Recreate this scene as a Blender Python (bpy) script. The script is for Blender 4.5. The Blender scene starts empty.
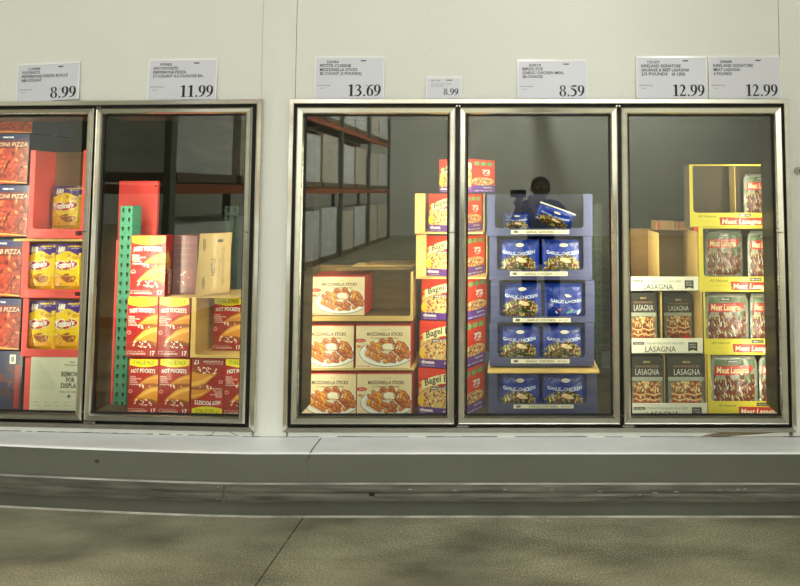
import bpy, math, random
from mathutils import Vector, Matrix

sc = bpy.context.scene
C = sc.collection
PI = math.pi
# ------------------------------------------------------------------ camera
F, CXP, CYP = 580.0, 515.0, 160.6
PIT = math.radians(3.2)
D, EYE = 2.9, 1.5
cam_d = bpy.data.cameras.new('camera')
cam = bpy.data.objects.new('camera', cam_d)
C.objects.link(cam)
cam.location = (0, -D, EYE)
cam.rotation_euler = (PI / 2 + PIT, 0, 0)
cam_d.sensor_width = 36
cam_d.lens = F / 800 * 36
cam_d.shift_x = (400 - CXP) / 800
cam_d.shift_y = -(293 - CYP) / 800
cam_d.clip_start = 0.01
sc.camera = cam
# ------------------------------------------------------------------ light
sc.view_settings.view_transform = 'Standard'
sc.view_settings.look = 'None'
sc.view_settings.gamma = 1
sc.view_settings.exposure = 0.0
sc.view_settings.use_curve_mapping = False
try:
    sc.cycles.use_denoising = True
    sc.cycles.max_bounces = 8
    sc.cycles.transparent_max_bounces = 24
    sc.cycles.caustics_reflective = False
    sc.cycles.caustics_refractive = False
    sc.cycles.sample_clamp_indirect = 4
except Exception:
    pass
world = bpy.data.worlds.new('world')
sc.world = world
world.use_nodes = True
world.node_tree.nodes['Background'].inputs[0].default_value = (0.8, 0.85, 0.8, 1)
world.node_tree.nodes['Background'].inputs[1].default_value = 0.05


def area(name, loc, direction, sx, sy, power, col=(1, 1, 1)):
    l = bpy.data.lights.new(name, 'AREA')
    l.shape = 'RECTANGLE'
    l.size, l.size_y = sx, sy
    l.energy = power
    l.color = col
    o = bpy.data.objects.new(name, l)
    C.objects.link(o)
    o.location = loc
    o.rotation_euler = Vector(direction).to_track_quat('-Z', 'Y').to_euler()
    return o


HALL = {-4.8: 112.0, -9.6: 130.0, -14.4: 600.0}
HCOL = (0.965, 0.985, 1.0)
LAMPS = [(lx, ly) for lx in (-9.0, 0.3, 4.9) for ly in (-4.8, -9.6, -14.4)]
for lx, ly in LAMPS:
    area('hall_light', (lx, ly, 7.3), (0, 0, -1), 0.5, 1.5, HALL[ly], HCOL)
# added lamps without fittings, angled to brighten the pallet rack in the reflections
for ly in (-7.5, -10.0, -12.5):
    area('rack_fill_light', (-1.2, ly, 4.8), (-.85, -.12, -.5), 0.25, 1.2, 130, HCOL)

# ------------------------------------------------------------------ pixel helpers
def ray(px, py):
    a, v = (px - CXP) / F, -(py - CYP) / F
    c, s = math.cos(PIT), math.sin(PIT)
    return Vector((a, c - v * s, s + v * c))


def P0(px, py, y):
    d = ray(px, py)
    t = (D + y) / d.y
    return Vector((d.x * t, y, EYE + d.z * t))


def Gz(px, py, z):
    d = ray(px, py)
    t = (z - EYE) / d.z
    return Vector((d.x * t, -D + d.y * t, z))


XB = P0(270, 265, 0).x
ANG = math.radians(3.1)
MR = Matrix.Identity(4)
ML = Matrix.Translation((XB, 0, 0)) @ Matrix.Rotation(-ANG, 4, 'Z')
MLI = ML.inverted()


def P(px, py, y, fr=MR):
    if fr is MR:
        return P0(px, py, y)
    o = MLI @ Vector((0, -D, EYE))
    d = MLI.to_3x3() @ ray(px, py)
    t = (y - o.y) / d.y
    return o + d * t


def rect(l, r, t, b, y, fr=MR):
    m = (t + b) / 2
    c = (l + r) / 2
    return P(l, m, y, fr).x, P(r, m, y, fr).x, P(c, b, y, fr).z, P(c, t, y, fr).z


# ------------------------------------------------------------------ colour and materials
def lin(c):
    c = c / 255.0
    return c / 12.92 if c <= 0.04045 else ((c + 0.055) / 1.055) ** 2.4


def rgb(r, g, b):
    return (lin(r), lin(g), lin(b), 1.0)


MATS = {}


def mat(name, col=None, rough=0.6, metal=0.0, noise=None, bump=None, attr=False, emit=None, spec=None, coat=0):
    """noise = (scale, amount, stretch) varies the colour; bump = (scale, strength, stretch)"""
    m = bpy.data.materials.new(name)
    m.use_nodes = True
    nt = m.node_tree
    bs = nt.nodes['Principled BSDF']
    bs.inputs['Roughness'].default_value = rough
    bs.inputs['Metallic'].default_value = metal
    if spec is not None:
        bs.inputs['Specular IOR Level'].default_value = spec
    if coat:
        bs.inputs['Coat Weight'].default_value = coat
        bs.inputs['Coat Roughness'].default_value = 0.12
    src = None
    if attr:
        a = nt.nodes.new('ShaderNodeVertexColor')
        a.layer_name = 'Col'
        src = a.outputs['Color']
    else:
        bs.inputs['Base Color'].default_value = col
    tc = nt.nodes.new('ShaderNodeTexCoord')

    def nz(scale, stretch, detail=6):
        mp = nt.nodes.new('ShaderNodeMapping')
        mp.inputs['Scale'].default_value = stretch
        nt.links.new(tc.outputs['Object'], mp.inputs['Vector'])
        n = nt.nodes.new('ShaderNodeTexNoise')
        n.inputs['Scale'].default_value = scale
        n.inputs['Detail'].default_value = detail
        nt.links.new(mp.outputs['Vector'], n.inputs['Vector'])
        return n.outputs['Fac']
    if noise:
        sc_, am, st = noise
        f = nz(sc_, st)
        mr = nt.nodes.new('ShaderNodeMapRange')
        mr.inputs['From Min'].default_value = 0.3
        mr.inputs['From Max'].default_value = 0.7
        mr.inputs['To Min'].default_value = 1 - am
        mr.inputs['To Max'].default_value = 1 + am * 0.6
        nt.links.new(f, mr.inputs['Value'])
        mx = nt.nodes.new('ShaderNodeMix')
        mx.data_type = 'RGBA'
        mx.blend_type = 'MULTIPLY'
        mx.inputs['Factor'].default_value = 1
        if src:
            nt.links.new(src, mx.inputs['A'])
        else:
            mx.inputs['A'].default_value = col
        cb = nt.nodes.new('ShaderNodeCombineColor')
        for k in range(3):
            nt.links.new(mr.outputs['Result'], cb.inputs[k])
        nt.links.new(cb.outputs[0], mx.inputs['B'])
        src = mx.outputs['Result']
    if src:
        nt.links.new(src, bs.inputs['Base Color'])
    if bump:
        sc_, am, st = bump
        f = nz(sc_, st, 4)
        b = nt.nodes.new('ShaderNodeBump')
        b.inputs['Strength'].default_value = am
        b.inputs['Distance'].default_value = 0.01
        nt.links.new(f, b.inputs['Height'])
        nt.links.new(b.outputs['Normal'], bs.inputs['Normal'])
    if emit:
        bs.inputs['Emission Color'].default_value = emit[0]
        bs.inputs['Emission Strength'].default_value = emit[1]
    MATS[name] = m
    return m


U = (1, 1, 1)
wall_m = mat('painted_panel', rgb(223, 223, 213), 0.45, noise=(1.3, 0.04, U), bump=(70, 0.12, U))
steel_m = mat('polished_steel', rgb(236, 232, 222), 0.16, 1.0, noise=(3, 0.10, (1, 1, 6)), bump=(9, 0.035, (1, 1, 0.5)))
steel_d = mat('brushed_frame_steel', rgb(160, 157, 146), 0.3, 1.0, noise=(14, 0.08, U))
black_m = mat('black_rubber', rgb(14, 14, 13), 0.6, noise=(20, 0.3, U))
jamb_m = mat('dark_jamb', rgb(17, 19, 17), 0.35, noise=(8, 0.3, U))
inner_m = mat('freezer_liner', rgb(36, 40, 34), 0.7, noise=(2, 0.25, U))
deck_m = mat('deck_board', rgb(70, 62, 50), 0.8, noise=(9, 0.3, U))
ledge_m = mat('white_ledge_paint', rgb(238, 240, 236), 0.35, noise=(3.5, 0.07, (1, 4, 4)), bump=(12, 0.1, U))
curb_m = mat('grey_curb_paint', rgb(100, 102, 90), 0.4, noise=(3.0, 0.10, (0.6, 1, 3)), bump=(30, 0.1, U))
rail_m = mat('scuffed_rail', rgb(106, 104, 94), 0.4, 0.3, noise=(9, 0.5, (0.5, 1, 5)), bump=(30, 0.4, (0.15, 1, 2)))
kraft = mat('kraft_board', rgb(205, 170, 100), 0.8, noise=(12, 0.09, U), bump=(60, 0.1, (1, 1, 4)))
kraft_y = mat('kraft_board_pale', rgb(214, 180, 104), 0.8, noise=(12, 0.08, U))
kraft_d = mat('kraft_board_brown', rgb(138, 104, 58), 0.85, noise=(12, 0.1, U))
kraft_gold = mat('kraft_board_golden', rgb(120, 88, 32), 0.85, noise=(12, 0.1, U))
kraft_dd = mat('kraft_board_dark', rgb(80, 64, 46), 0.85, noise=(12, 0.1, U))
coral_m = mat('coral_board', rgb(232, 80, 76), 0.6, noise=(10, 0.06, U))
blue_m = mat('blue_board', rgb(50, 55, 98), 0.6, noise=(10, 0.07, U))
yellow_m = mat('yellow_board', rgb(226, 208, 58), 0.6, noise=(10, 0.05, U))
white_m = mat('white_board', rgb(238, 236, 215), 0.6, noise=(10, 0.04, U))
red_m = mat('red_board', rgb(196, 34, 30), 0.45, noise=(10, 0.06, U))
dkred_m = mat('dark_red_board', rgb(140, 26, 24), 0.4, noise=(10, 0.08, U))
shade_red_m = mat('red_board_painted_shade', rgb(96, 16, 16), 0.4, noise=(10, 0.08, U))  # red board darkened: the shade behind the front carton is in the colour
navy_m = mat('navy_board', rgb(30, 36, 70), 0.5, noise=(10, 0.08, U))
charcoal_m = mat('charcoal_board', rgb(60, 56, 50), 0.5, noise=(10, 0.08, U))
bagblue_m = mat('blue_film', rgb(24, 62, 160), 0.22, noise=(6, 0.1, U), bump=(0.16, 0.9, U))
bagyel_m = mat('yellow_film', rgb(240, 205, 30), 0.25, noise=(0.1, 0.06, U), bump=(0.14, 0.6, U))
foil_m = mat('foil_film', rgb(205, 210, 200), 0.22, 0.6, noise=(0.1, 0.1, U), bump=(0.25, 0.8, U))
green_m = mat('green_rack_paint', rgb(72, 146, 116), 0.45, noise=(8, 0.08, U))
green_d = mat('green_rack_dimmed', rgb(24, 62, 46), 0.5, noise=(8, 0.08, U))  # rack green darkened so the deep posts carry their dimness in the colour
card_m = mat('tag_card', rgb(212, 212, 220), 0.35, noise=(5, 0.03, U), bump=(9, 0.25, U))
sleeve_m = mat('sleeve_rim', rgb(238, 238, 236), 0.15, noise=(5, 0.02, U))
print_m = mat('carton_print', None, 0.42, attr=True, noise=(0.3, 0.04, U), coat=0.25)
film_m = mat('film_print', None, 0.25, attr=True, noise=(0.1, 0.08, U), bump=(0.2, 0.8, U), coat=0.4)
paper_m = mat('paper_print', None, 0.6, attr=True, noise=(14, 0.02, U))
rawwood_m = mat('bare_wood', rgb(128, 112, 86), 0.7, noise=(8, 0.2, (0.3, 1, 2)))
chrome_m = mat('chrome', rgb(190, 188, 180), 0.12, 1.0, noise=(3, 0.05, U))
caulk_m = mat('dark_caulk', rgb(70, 70, 64), 0.7, noise=(10, 0.3, U))
# hall
hallwall_m = mat('hall_wall_paint', rgb(222, 222, 208), 0.7, noise=(0.5, 0.06, U))
ceil_m = mat('hall_ceiling_paint', rgb(206, 208, 196), 0.7, noise=(0.4, 0.05, U))
racksteel_m = mat('grey_rack_paint', rgb(120, 124, 116), .5, noise=(3, .1, U))
orange_m = mat('orange_beam_paint', rgb(176, 92, 48), 0.45, noise=(3, 0.1, U))
wrap_m = mat('stretch_wrap', rgb(240, 242, 236), 0.25, noise=(2.4, 0.22, (1, 1, 3)), bump=(6, 0.8, (1, 1, 3)))
wrap2_m = mat('brown_goods', rgb(222, 214, 192), 0.5, noise=(4, 0.2, (1, 1, 3)))
duct_m = mat('galvanised_duct', rgb(225, 226, 220), 0.4, noise=(2, 0.05, U))
lamp_m = mat('lamp_lens', rgb(255, 255, 250), 0.3, noise=(2, 0.01, U), emit=((1, 1, 0.93, 1), 9))
skin_m = mat('skin', rgb(150, 110, 88), 0.5, noise=(9, 0.06, U))
shirt_m = mat('dark_shirt', rgb(30, 32, 36), 0.85, noise=(9, 0.15, U))
trouser_m = mat('dark_trousers', rgb(34, 36, 44), 0.85, noise=(9, 0.15, U))


def glass_mat():
    m = bpy.data.materials.new('pane_glass')
    m.use_nodes = True
    nt = m.node_tree
    nt.nodes.clear()
    out = nt.nodes.new('ShaderNodeOutputMaterial')
    mix = nt.nodes.new('ShaderNodeMixShader')
    tr = nt.nodes.new('ShaderNodeBsdfTransparent')
    tr.inputs[0].default_value = (0.95, 0.965, 0.93, 1)
    gl = nt.nodes.new('ShaderNodeBsdfGlossy')
    gl.inputs['Roughness'].default_value = 0.0
    gl.inputs['Color'].default_value = (1, 1, 0.94, 1)
    lw = nt.nodes.new('ShaderNodeLayerWeight')
    lw.inputs['Blend'].default_value = 0.5
    p = nt.nodes.new('ShaderNodeMath'); p.operation = 'POWER'; p.inputs[1].default_value = 4
    a = nt.nodes.new('ShaderNodeMath'); a.operation = 'MULTIPLY_ADD'
    a.inputs[1].default_value = 0.8
    a.inputs[2].default_value = 0.066
    nt.links.new(lw.outputs['Facing'], p.inputs[0])
    nt.links.new(p.outputs[0], a.inputs[0])
    # faint smears wiped across the pane
    tc = nt.nodes.new('ShaderNodeTexCoord')
    n = nt.nodes.new('ShaderNodeTexNoise'); n.inputs['Scale'].default_value = 1.6
    nt.links.new(tc.outputs['Object'], n.inputs['Vector'])
    bp = nt.nodes.new('ShaderNodeBump'); bp.inputs['Strength'].default_value = 0.02; bp.inputs['Distance'].default_value = 0.02
    nt.links.new(n.outputs['Fac'], bp.inputs['Height'])
    nt.links.new(bp.outputs['Normal'], gl.inputs['Normal'])
    nt.links.new(a.outputs[0], mix.inputs[0])
    nt.links.new(tr.outputs[0], mix.inputs[1])
    nt.links.new(gl.outputs[0], mix.inputs[2])
    nt.links.new(mix.outputs[0], out.inputs[0])
    return m


glass_m = glass_mat()


def floor_mat():
    m = bpy.data.materials.new('sealed_concrete')
    m.use_nodes = True
    nt = m.node_tree
    bs = nt.nodes['Principled BSDF']
    tc = nt.nodes.new('ShaderNodeTexCoord')

    def noise(s, det, st=(1, 1, 1)):
        mp = nt.nodes.new('ShaderNodeMapping'); mp.inputs['Scale'].default_value = st
        nt.links.new(tc.outputs['Object'], mp.inputs['Vector'])
        n = nt.nodes.new('ShaderNodeTexNoise'); n.inputs['Scale'].default_value = s; n.inputs['Detail'].default_value = det
        nt.links.new(mp.outputs['Vector'], n.inputs['Vector'])
        return n.outputs['Fac']

    def ramp(src, stops):
        r = nt.nodes.new('ShaderNodeValToRGB')
        e = r.color_ramp.elements
        e[0].position, e[0].color = stops[0]
        e[1].position, e[1].color = stops[-1]
        for p, c in stops[1:-1]:
            k = e.new(p); k.color = c
        nt.links.new(src, r.inputs['Fac'])
        return r.outputs['Color']
    base = ramp(noise(2.6, 8, (0.6, 1.6, 1)), [(0.3, rgb(98, 95, 78)), (0.5, rgb(140, 136, 112)), (0.72, rgb(170, 165, 137))])
    grit = ramp(noise(150, 3), [(0.34, (0.62, 0.62, 0.6, 1)), (0.5, (1, 1, 1, 1)), (0.66, (2.0, 2.0, 1.9, 1))])
    mask = ramp(noise(1.1, 3, (0.6, 1.5, 1)), [(0.35, (0.15, 0.15, 0.15, 1)), (0.65, (1, 1, 1, 1))])
    mx = nt.nodes.new('ShaderNodeMix'); mx.data_type = 'RGBA'; mx.blend_type = 'MULTIPLY'
    nt.links.new(mask, mx.inputs['Factor'])
    nt.links.new(base, mx.inputs['A']); nt.links.new(grit, mx.inputs['B'])
    nt.links.new(mx.outputs['Result'], bs.inputs['Base Color'])
    rr = nt.nodes.new('ShaderNodeMapRange')
    rr.inputs['From Min'].default_value = 0.3; rr.inputs['From Max'].default_value = 0.7
    rr.inputs['To Min'].default_value = 0.42; rr.inputs['To Max'].default_value = 0.7
    bs.inputs['Specular IOR Level'].default_value = 0.22
    nt.links.new(noise(3, 5), rr.inputs['Value'])
    nt.links.new(rr.outputs['Result'], bs.inputs['Roughness'])
    bp = nt.nodes.new('ShaderNodeBump'); bp.inputs['Strength'].default_value = 0.12; bp.inputs['Distance'].default_value = 0.004
    nt.links.new(noise(140, 3), bp.inputs['Height'])
    nt.links.new(bp.outputs['Normal'], bs.inputs['Normal'])
    return m


floor_m = floor_mat()

# ------------------------------------------------------------------ mesh building
class MB:
    def __init__(s):
        s.v, s.f, s.m = [], [], []

    def add(s, vs, fs, mi=0):
        n = len(s.v)
        s.v += [tuple(v) for v in vs]
        s.f += [tuple(i + n for i in f) for f in fs]
        s.m += [mi] * len(fs)
        return s

    def box(s, x0, x1, y0, y1, z0, z1, mi=0):
        vs = [(x, y, z) for x in (x0, x1) for y in (y0, y1) for z in (z0, z1)]
        return s.add(vs, [(0, 1, 3, 2), (4, 6, 7, 5), (0, 4, 5, 1), (2, 3, 7, 6), (0, 2, 6, 4), (1, 5, 7, 3)], mi)

    def cbox(s, x0, x1, y0, y1, z0, z1, c=0.003, mi=0):
        """box with chamfered front (y0) edges"""
        c = min(c, (x1 - x0) / 3, (z1 - z0) / 3)
        f = [(x0 + c, y0, z0 + c), (x1 - c, y0, z0 + c), (x1 - c, y0, z1 - c), (x0 + c, y0, z1 - c)]
        g = [(x0, y0 + c, z0), (x1, y0 + c, z0), (x1, y0 + c, z1), (x0, y0 + c, z1)]
        h = [(x0, y1, z0), (x1, y1, z0), (x1, y1, z1), (x0, y1, z1)]
        fs = [(0, 1, 2, 3), (8, 11, 10, 9)]
        for a in (0, 4):
            for k in range(4):
                k2 = (k + 1) % 4
                fs.append((a + k, a + 4 + k, a + 4 + k2, a + k2))
        return s.add(f + g + h, fs, mi)

    def prism(s, poly, z0, z1, mi=0):
        n = len(poly)
        vs = [(x, y, z0) for x, y in poly] + [(x, y, z1) for x, y in poly]
        fs = [tuple(range(n))[::-1], tuple(range(n, 2 * n))] + [(k, (k + 1) % n, n + (k + 1) % n, n + k) for k in range(n)]
        return s.add(vs, fs, mi)

    def prismy(s, poly, y0, y1, mi=0):
        """polygon in x,z extruded along y"""
        n = len(poly)
        vs = [(x, y0, z) for x, z in poly] + [(x, y1, z) for x, z in poly]
        fs = [tuple(range(n)), tuple(range(n, 2 * n))[::-1]] + [(k, n + k, n + (k + 1) % n, (k + 1) % n) for k in range(n)]
        return s.add(vs, fs, mi)

    def tube(s, a, b, r0, r1=None, n=12, mi=0):
        a, b = Vector(a), Vector(b)
        r1 = r0 if r1 is None else r1
        q = (b - a).to_track_quat('Z', 'Y')
        vs = []
        for p, r in ((a, r0), (b, r1)):
            for k in range(n):
                t = 2 * PI * k / n
                vs.append(p + q @ Vector((r * math.cos(t), r * math.sin(t), 0)))
        fs = [(k, (k + 1) % n, n + (k + 1) % n, n + k) for k in range(n)] + [tuple(range(n))[::-1], tuple(range(n, 2 * n))]
        return s.add(vs, fs, mi)

    def ball(s, c, rx, ry, rz, n=12, m=8, mi=0):
        vs, fs = [], []
        for j in range(m + 1):
            ph = PI * j / m
            for k in range(n):
                t = 2 * PI * k / n
                vs.append((c[0] + rx * math.sin(ph) * math.cos(t), c[1] + ry * math.sin(ph) * math.sin(t), c[2] + rz * math.cos(ph)))
        for j in range(m):
            for k in range(n):
                fs.append((j * n + k, (j + 1) * n + k, (j + 1) * n + (k + 1) % n, j * n + (k + 1) % n))
        return s.add(vs, fs, mi)

    def mesh(s, name, mats, smooth=False):
        me = bpy.data.meshes.new(name)
        me.from_pydata(s.v, [], s.f)
        for m in (mats if isinstance(mats, (list, tuple)) else [mats]):
            me.materials.append(m)
        me.polygons.foreach_set('material_index', s.m)
        if smooth:
            me.polygons.foreach_set('use_smooth', [True] * len(s.f))
        me.update()
        return me

    def build(s, name, mats, parent=None, smooth=False, frame=None, **props):
        return link(name, s.mesh(name, mats, smooth), parent, frame, **props)


def link(name, me, parent=None, frame=None, **props):
    o = bpy.data.objects.new(name, me)
    C.objects.link(o)
    if parent is not None:
        o.parent = parent
    if frame is not None:
        o.matrix_world = frame
    for k, v in props.items():
        o[k] = v
    return o


LABELS = set()


def thing(name, label, cat, loc=(0, 0, 0), fr=MR, yaw=0, group=None, rot=None):
    o = bpy.data.objects.new(name, None)
    o.empty_display_size = 0.05
    C.objects.link(o)
    R = Matrix.Rotation(yaw, 4, 'Z') if rot is None else rot
    o.matrix_world = fr @ Matrix.Translation(loc) @ R
    o['label'] = label
    o['category'] = cat
    if group:
        o['group'] = group
    return o


def struct(name, mb, mats, frame=None, parent=None, smooth=False, **p):
    o = mb.build(name, mats, parent, smooth, frame, **p)
    if parent is None:
        o['kind'] = 'structure'
    return o


# ------------------------------------------------------------------ flat print
_TXT = {}


def text_tris(s, bold=0.0):
    key = (s, bold)
    if key not in _TXT:
        cu = bpy.data.curves.new('t', 'FONT')
        cu.body = s
        cu.offset = bold
        cu.resolution_u = 2
        cu.size = 1.0
        ob = bpy.data.objects.new('t', cu)
        C.objects.link(ob)
        dg = bpy.context.evaluated_depsgraph_get()
        dg.update()
        me = bpy.data.meshes.new_from_object(ob.evaluated_get(dg))
        me.calc_loop_triangles()
        vs = [(v.co.x, v.co.y) for v in me.vertices]
        tr = [tuple(t.vertices) for t in me.loop_triangles]
        bpy.data.objects.remove(ob)
        bpy.data.curves.remove(cu)
        bpy.data.meshes.remove(me)
        x0 = min(v[0] for v in vs); x1 = max(v[0] for v in vs)
        _TXT[key] = ([((x - x0), y / 0.7) for x, y in vs], tr, (x1 - x0))
    return _TXT[key]


def clip_half(poly, ax, lim, keep_less):
    out = []
    n = len(poly)
    for i in range(n):
        a, b = poly[i], poly[(i + 1) % n]
        ia = (a[ax] <= lim) if keep_less else (a[ax] >= lim)
        ib = (b[ax] <= lim) if keep_less else (b[ax] >= lim)
        if ia:
            out.append(a)
        if ia != ib:
            t = (lim - a[ax]) / (b[ax] - a[ax])
            out.append((a[0] + (b[0] - a[0]) * t, a[1] + (b[1] - a[1]) * t))
    return out


def clip_rect(poly, x0, x1, y0, y1):
    for ax, lim, less in ((0, x1, True), (0, x0, False), (1, y1, True), (1, y0, False)):
        if len(poly) < 3:
            return []
        poly = clip_half(poly, ax, lim, less)
    return poly if len(poly) >= 3 else []


def corner(v, w):
    return 1 - w * max(0, (v - .82) / .18) ** 2.2 - w * .7 * max(0, (.1 - v) / .1) ** 2 if w else 1


class Art:
    """flat print drawn in design units, x right and y down, on a W x H panel"""

    def __init__(s, W, H, seed=1):
        s.W, s.H = W, H
        s.items = []
        s.layer = 0
        s.r = random.Random(seed)

    def poly(s, pts, col, up=True):
        if up:
            s.layer += 1
        q = clip_rect(list(pts), 0, s.W, 0, s.H)
        if q:
            s.items.append((q, col, s.layer))
        return s

    def rect(s, x0, y0, x1, y1, col):
        return s.poly([(x0, y0), (x1, y0), (x1, y1), (x0, y1)], col)

    def ell(s, cx, cy, rx, ry, col, n=20, rot=0, jag=0):
        pts = []
        for k in range(n):
            t = 2 * PI * k / n
            j = 1 + (s.r.uniform(-jag, jag) if jag else 0)
            x, y = rx * math.cos(t) * j, ry * math.sin(t) * j
            pts.append((cx + x * math.cos(rot) - y * math.sin(rot), cy + x * math.sin(rot) + y * math.cos(rot)))
        return s.poly(pts, col)

    def cap(s, cx, cy, L, w, rot, col):
        pts = []
        for k in range(12):
            t = -PI / 2 + PI * (k % 6) / 5 + (PI if k >= 6 else 0)
            x = w / 2 * math.cos(t) + (L / 2 - w / 2) * (1 if k < 6 else -1)
            y = w / 2 * math.sin(t)
            pts.append((cx + x * math.cos(rot) - y * math.sin(rot), cy + x * math.sin(rot) + y * math.cos(rot)))
        return s.poly(pts, col)

    def text(s, st, x, y, h, col, width=None, align='c', bold=0.0, rot=0, skew=0, arc=0):
        """x,y = anchor on the base line; h = cap height; arc bends the line upwards in the middle"""
        vs, tr, w = text_tris(st, bold)
        sx = h * 1.43 if width is None else width / w
        w *= sx
        ox = {'c': -w / 2, 'l': 0, 'r': -w}[align]
        s.layer += 1
        cr, sr = math.cos(rot), math.sin(rot)
        out = []
        for vx, vy in vs:
            a = vx * sx + ox + skew * vy * h
            u = (a / (w / 2)) if w else 0
            b = -vy * h - arc * (1 - u * u)
            out.append((x + a * cr - b * sr, y + a * sr + b * cr))
        for t in tr:
            q = clip_rect([out[i] for i in t], 0, s.W, 0, s.H)
            if q:
                s.items.append((q, col, s.layer, 1))
        return s

    def strip(s, pts, ws, col):
        """brush stroke with varying width, as one layer"""
        s.layer += 1
        L, R_ = [], []
        n = len(pts)
        for i in range(n):
            a, b = pts[max(0, i - 1)], pts[min(n - 1, i + 1)]
            dx, dy = b[0] - a[0], b[1] - a[1]
            l = math.hypot(dx, dy) or 1
            nx, ny = -dy / l * ws[i] / 2, dx / l * ws[i] / 2
            L.append((pts[i][0] + nx, pts[i][1] + ny)); R_.append((pts[i][0] - nx, pts[i][1] - ny))
        for i in range(n - 1):
            s.poly([L[i], L[i + 1], R_[i + 1], R_[i]], col, up=False)
        return s

    def ring(s, cx, cy, rx, ry, ix, iy, col, n=28, rot=0):
        s.layer += 1
        for k in range(n):
            t0, t1 = 2 * PI * k / n, 2 * PI * (k + 1) / n
            q = []
            for t, a, b in ((t0, rx, ry), (t1, rx, ry), (t1, ix, iy), (t0, ix, iy)):
                x, y = a * math.cos(t), b * math.sin(t)
                q.append((cx + x * math.cos(rot) - y * math.sin(rot), cy + x * math.sin(rot) + y * math.cos(rot)))
            s.poly(q, col, up=False)
        return s

    def digit(s, ch, x, y, h, col):
        """fat-and-thin serif numeral standing on the base line y; returns its advance"""
        k = h
        kx = h * 1.28

        def T(p):
            return (x + p[0] * kx, y - p[1] * k)

        def st(pts, ws):
            P_, W_ = [], []
            n = len(pts)
            for i in range(n - 1):
                p0, p1, p2, p3 = pts[max(0, i - 1)], pts[i], pts[i + 1], pts[min(n - 1, i + 2)]
                for j in range(5):
                    t = j / 5
                    f = [0.5 * ((2 * p1[c]) + (-p0[c] + p2[c]) * t + (2 * p0[c] - 5 * p1[c] + 4 * p2[c] - p3[c]) * t * t + (-p0[c] + 3 * p1[c] - 3 * p2[c] + p3[c]) * t ** 3) for c in (0, 1)]
                    P_.append(T(f)); W_.append((ws[i] + (ws[i + 1] - ws[i]) * t) * k * 1.2)
            P_.append(T(pts[-1])); W_.append(ws[-1] * k)
            s.strip(P_, W_, col)
        if ch == '.':
            s.ell(x + 0.13 * kx, y - 0.07 * k, 0.085 * k, 0.085 * k, col)
            return 0.25 * kx
        if ch == '1':
            s.rect(x + 0.19 * kx, y - k, x + 0.35 * kx, y, col)
            s.rect(x + 0.09 * kx, y - 0.05 * k, x + 0.46 * kx, y, col)
            s.poly([T((0.05, 0.86)), T((0.05, 0.9)), T((0.33, 1.0)), T((0.2, 0.84))], col)
        elif ch in '69':
            f = (lambda p: p) if ch == '9' else (lambda p: (0.5 - p[0], 1 - p[1]))
            c = f((0.24, 0.67))
            s.ring(x + c[0] * kx, y - c[1] * k, 0.23 * kx, 0.33 * k, 0.09 * kx, 0.285 * k, col)
            st([f(p) for p in ((0.4, 0.66), (0.375, 0.4), (0.26, 0.14), (0.04, 0.01))], [0.15, 0.16, 0.1, 0.03])
        elif ch == '8':
            s.ring(x + 0.24 * kx, y - 0.76 * k, 0.2 * kx, 0.24 * k, 0.085 * kx, 0.2 * k, col)
            s.ring(x + 0.24 * kx, y - 0.26 * k, 0.235 * kx, 0.275 * k, 0.1 * kx, 0.235 * k, col)
        elif ch == '3':
            st([(0.03, 0.77), (0.1, 0.92), (0.23, 0.96), (0.35, 0.8), (0.27, 0.6), (0.15, 0.53)], [0.03, 0.06, 0.08, 0.15, 0.1, 0.04])
            st([(0.15, 0.53), (0.33, 0.46), (0.39, 0.27), (0.27, 0.07), (0.12, 0.03), (0.03, 0.08)], [0.04, 0.12, 0.16, 0.1, 0.07, 0.09])
        elif ch == '5':
            s.poly([T((0.14, 1.0)), T((0.44, 1.0)), T((0.39, 0.86)), T((0.12, 0.86))], col)
            s.poly([T((0.14, 1.0)), T((0.17, 0.9)), T((0.08, 0.6)), T((0.05, 0.62))], col)
            st([(0.05, 0.62), (0.22, 0.64), (0.37, 0.42), (0.34, 0.17), (0.17, 0.03), (0.03, 0.05)], [0.03, 0.13, 0.17, 0.13, 0.07, 0.09])
        elif ch == '2':
            st([(0.03, 0.72), (0.09, 0.9), (0.22, 0.95), (0.34, 0.75), (0.26, 0.45), (0.03, 0.03)], [0.03, 0.06, 0.1, 0.16, 0.1, 0.04])
            s.poly([T((0.02, 0.0)), T((0.42, 0.0)), T((0.48, 0.2)), T((0.45, 0.2)), T((0.4, 0.13)), T((0.1, 0.13))], col)
        return 0.5 * kx

    def number(s, st, xr, y, h, col):
        w = sum(0.25 if c == '.' else 0.5 for c in st) * h * 1.28
        x = xr - w
        for c in st:
            x += s.digit(c, x, y, h, col)

    def mesh(s, name, m, bulge=None, cell=8, eps=0.0016, warp=0.0):
        vs, fs, cs = [], [], []
        nx, ny = cell, cell
        for it in s.items:
            q, col, ly = it[:3]
            up = .16 if len(it) > 3 else 0
            parts = [q]
            if bulge:
                xs = [p[0] for p in q]; ys = [p[1] for p in q]
                cw, ch = s.W / nx, s.H / ny
                if max(xs) - min(xs) > cw * 0.7 or max(ys) - min(ys) > ch * 0.7:
                    parts = []
                    for i in range(int(min(xs) // cw), int(max(xs) // cw) + 1):
                        for j in range(int(min(ys) // ch), int(max(ys) // ch) + 1):
                            c = clip_rect(q, i * cw, (i + 1) * cw, j * ch, (j + 1) * ch)
                            if c:
                                parts.append(c)
            for c in parts:
                n = len(vs)
                for (x, y) in c:
                    yy = -ly * eps - 0.02
                    if bulge:
                        yy -= bulge(x / s.W, 1 - y / s.H) + 0.35 + up
                    vs.append(((x - s.W / 2) * corner(1 - y / s.H, warp), yy, s.H - y))
                    cs.append(col)
                fs.append(tuple(range(n, n + len(c))))
        me = bpy.data.meshes.new(name)
        me.from_pydata(vs, [], fs)
        ca = me.color_attributes.new('Col', 'FLOAT_COLOR', 'POINT')
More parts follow.
